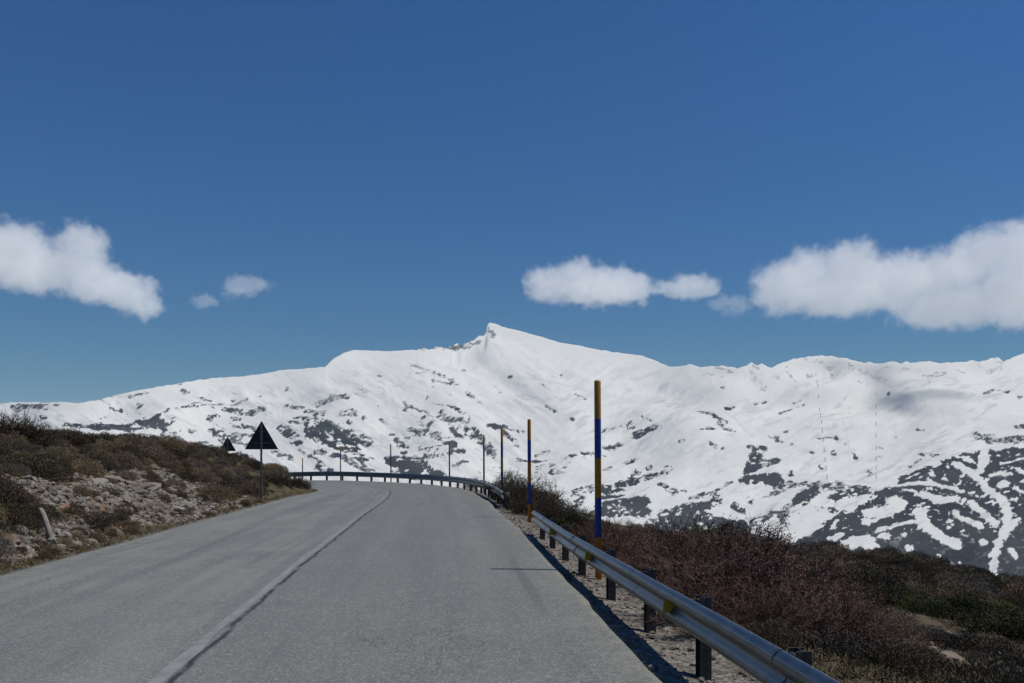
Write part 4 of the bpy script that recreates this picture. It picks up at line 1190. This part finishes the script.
for x_, Y_, s_, lab in ((18, 15.2, .42, 'rounded pale boulder at the left edge below the leaning stake'), (100, 22, .5, 'pale slab at the upper end of the scree'), (203, 27, .45, 'pale rock under the slope left of the larger sign'), (228, 30, .32, 'small white rock high on the bank left of the larger sign'),
                        (912, 14.5, .4, 'pale rock topmost in the stony clearing right of the thicket'), (930, 13.3, .3, 'pale stone midway down the stony clearing on the right slope'), (921, 12.4, .26, 'white stone beside the grey shrubs in the right clearing'), (951, 12.6, .42, 'grey rounded rock in the right slope clearing'),
                        (982, 12.0, .34, 'flat pale rock at the right end of the lowest stones'), (939, 10.9, .3, 'flat white rock low on the right slope'), (968, 10.5, .26, 'pale rock at the bottom edge on the right slope'), (843, 10.2, .3, 'grey rock at the foot of the reddish thicket')):
    X_ = (x_ - CX) / F * Y_
    put_rock(X_, Y_, s_, lab, 'single rocks on the slopes')
# loose stones too many to count
def stone_cover(name, n, pts, smin, smax, seed, label):
    rs = np.random.default_rng(seed)
    base = rock_mesh(seed, 1)
    bv = np.array([v_.co[:] for v_ in base.vertices]); bf = np.array([p.vertices[:] for p in base.polygons])
    n = len(pts)
    z = ground_parts(pts[:, 0], pts[:, 1])[0]
    s = smin + (smax - smin) * rs.uniform(0, 1, n) ** 3
    an = rs.uniform(0, 6.28, n); ca, sa_ = np.cos(an), np.sin(an)
    V = bv[None] * (s[:, None] * rs.uniform(.7, 1.3, (n, 1)))[:, :, None] * np.stack([rs.uniform(.8, 1.4, n), rs.uniform(.7, 1.1, n), rs.uniform(.55, 1.0, n)], 1)[:, None, :]
    V = np.stack([V[:, :, 0] * ca[:, None] - V[:, :, 1] * sa_[:, None], V[:, :, 0] * sa_[:, None] + V[:, :, 1] * ca[:, None], V[:, :, 2]], -1)
    V += np.stack([pts[:, 0], pts[:, 1], z + s * .12], 1)[:, None, :]
    F_ = (bf[None] + (np.arange(n) * len(bv))[:, None, None]).reshape(-1, 3)
    tag(obj(name, mesh_np(name, V.reshape(-1, 3), F_), M['scree']), label, 'stones', kind='stuff')
rs = np.random.default_rng(5)
y = 11 + 23 * rs.uniform(0, 1, 30000); x = (rs.uniform(-30, 300, 30000) - CX) / F * y
u, s = road_us(x, y); d = -u - HWLs(s)
kk = (d > .1) & (rs.uniform(0, 1, 30000) < scree_amount(x, y, d) - .12)
stone_cover('scree', 0, np.stack([x, y], 1)[kk][:5400], .035, .26, 91, 'loose pale scree stones on the left bank')
y = rs.uniform(3.5, 34, 9000); x = np.interp(y, [0, 6.5, 12, 17.4, 24.7, 35.2], [1.75, 1.14, .72, .54, -.28, -1.4]) + rs.uniform(-.1, 1.25, 9000)
u, s = road_us(x, y); kk = (u - HWRs(s) > .03)
stone_cover('gravel', 0, np.stack([x, y], 1)[kk][:5200], .012, .075, 92, 'pale gravel on the shoulder under the guardrail')
y = rs.uniform(9.5, 18, 3000); x = (rs.uniform(880, 1000, 3000) - CX) / F * y
kk = fbm(x / 1.2, y / 1.2, 54, 3) > .08
stone_cover('scree', 0, np.stack([x, y], 1)[kk][:600], .03, .16, 93, 'loose stones in the clearing on the right slope')

# leaning broken stake in the left verge
Y_ = 15.6
p0 = Vector(((55 - CX) / F * Y_, Y_, 0)); p0.z = gz(p0.x, p0.y) - .1
p1 = Vector(((39 - CX) / F * Y_, Y_ + .1, CAM_Z + (HY - 511) / F * Y_))
bm = bmesh.new(); ln = (p1 - p0).length
bm_lathe(bm, [(.055, 0), (.058, ln * .5), (.05, ln * .86), (.048, ln * .97), (.02, ln)], 9)
for v_ in bm.verts: v_.co.x += .012 * math.sin(v_.co.z * 9); v_.co.z += .06 * (v_.co.x > 0) * (v_.co.z > ln * .9)
st = bm_obj('broken_stake', bm, M['wood'], None, True)
st.location = p0; st.rotation_euler = (p1 - p0).to_track_quat('Z', 'Y').to_euler()
tag(st, 'bleached broken wooden stake leaning left in the heath at the left edge', 'stake')

# ------------------------------------------------------------------ ski lift pylons far up the slope
bm = bmesh.new()
bm_lathe(bm, [(1.1, -4), (.8, 16), (.7, 16.5)], 8)
PYL = bpy.data.meshes.new('mast'); bm.to_mesh(PYL); bm.free(); PYL.materials.append(M['dark_steel'])
bm = bmesh.new(); bm_box(bm, (0, 0, 16), (9, 1.0, .9))
ARM = bpy.data.meshes.new('crossarm'); bm.to_mesh(ARM); bm.free(); ARM.materials.append(M['dark_steel'])
lines = [('left', [(816 + 11 * q, 372 + 106 * q) for q in np.linspace(0, 1, 13)]), ('right', [(876.5 - 8 * (1 - q) * 0, 405 + 75 * q) for q in np.linspace(0, 1, 8)])]
for nm, pts in lines:
    for x_, y_ in pts:
        p = mountain_point(x_, y_)
        o = empty('lift_pylon', p)
        tag(o, 'tiny dark ski lift pylon in the %s of the two lift lines on the snow' % nm, 'pylon', 'pylons of the %s ski lift' % nm)
        obj('mast', PYL, None, o); obj('crossarm', ARM, None, o)
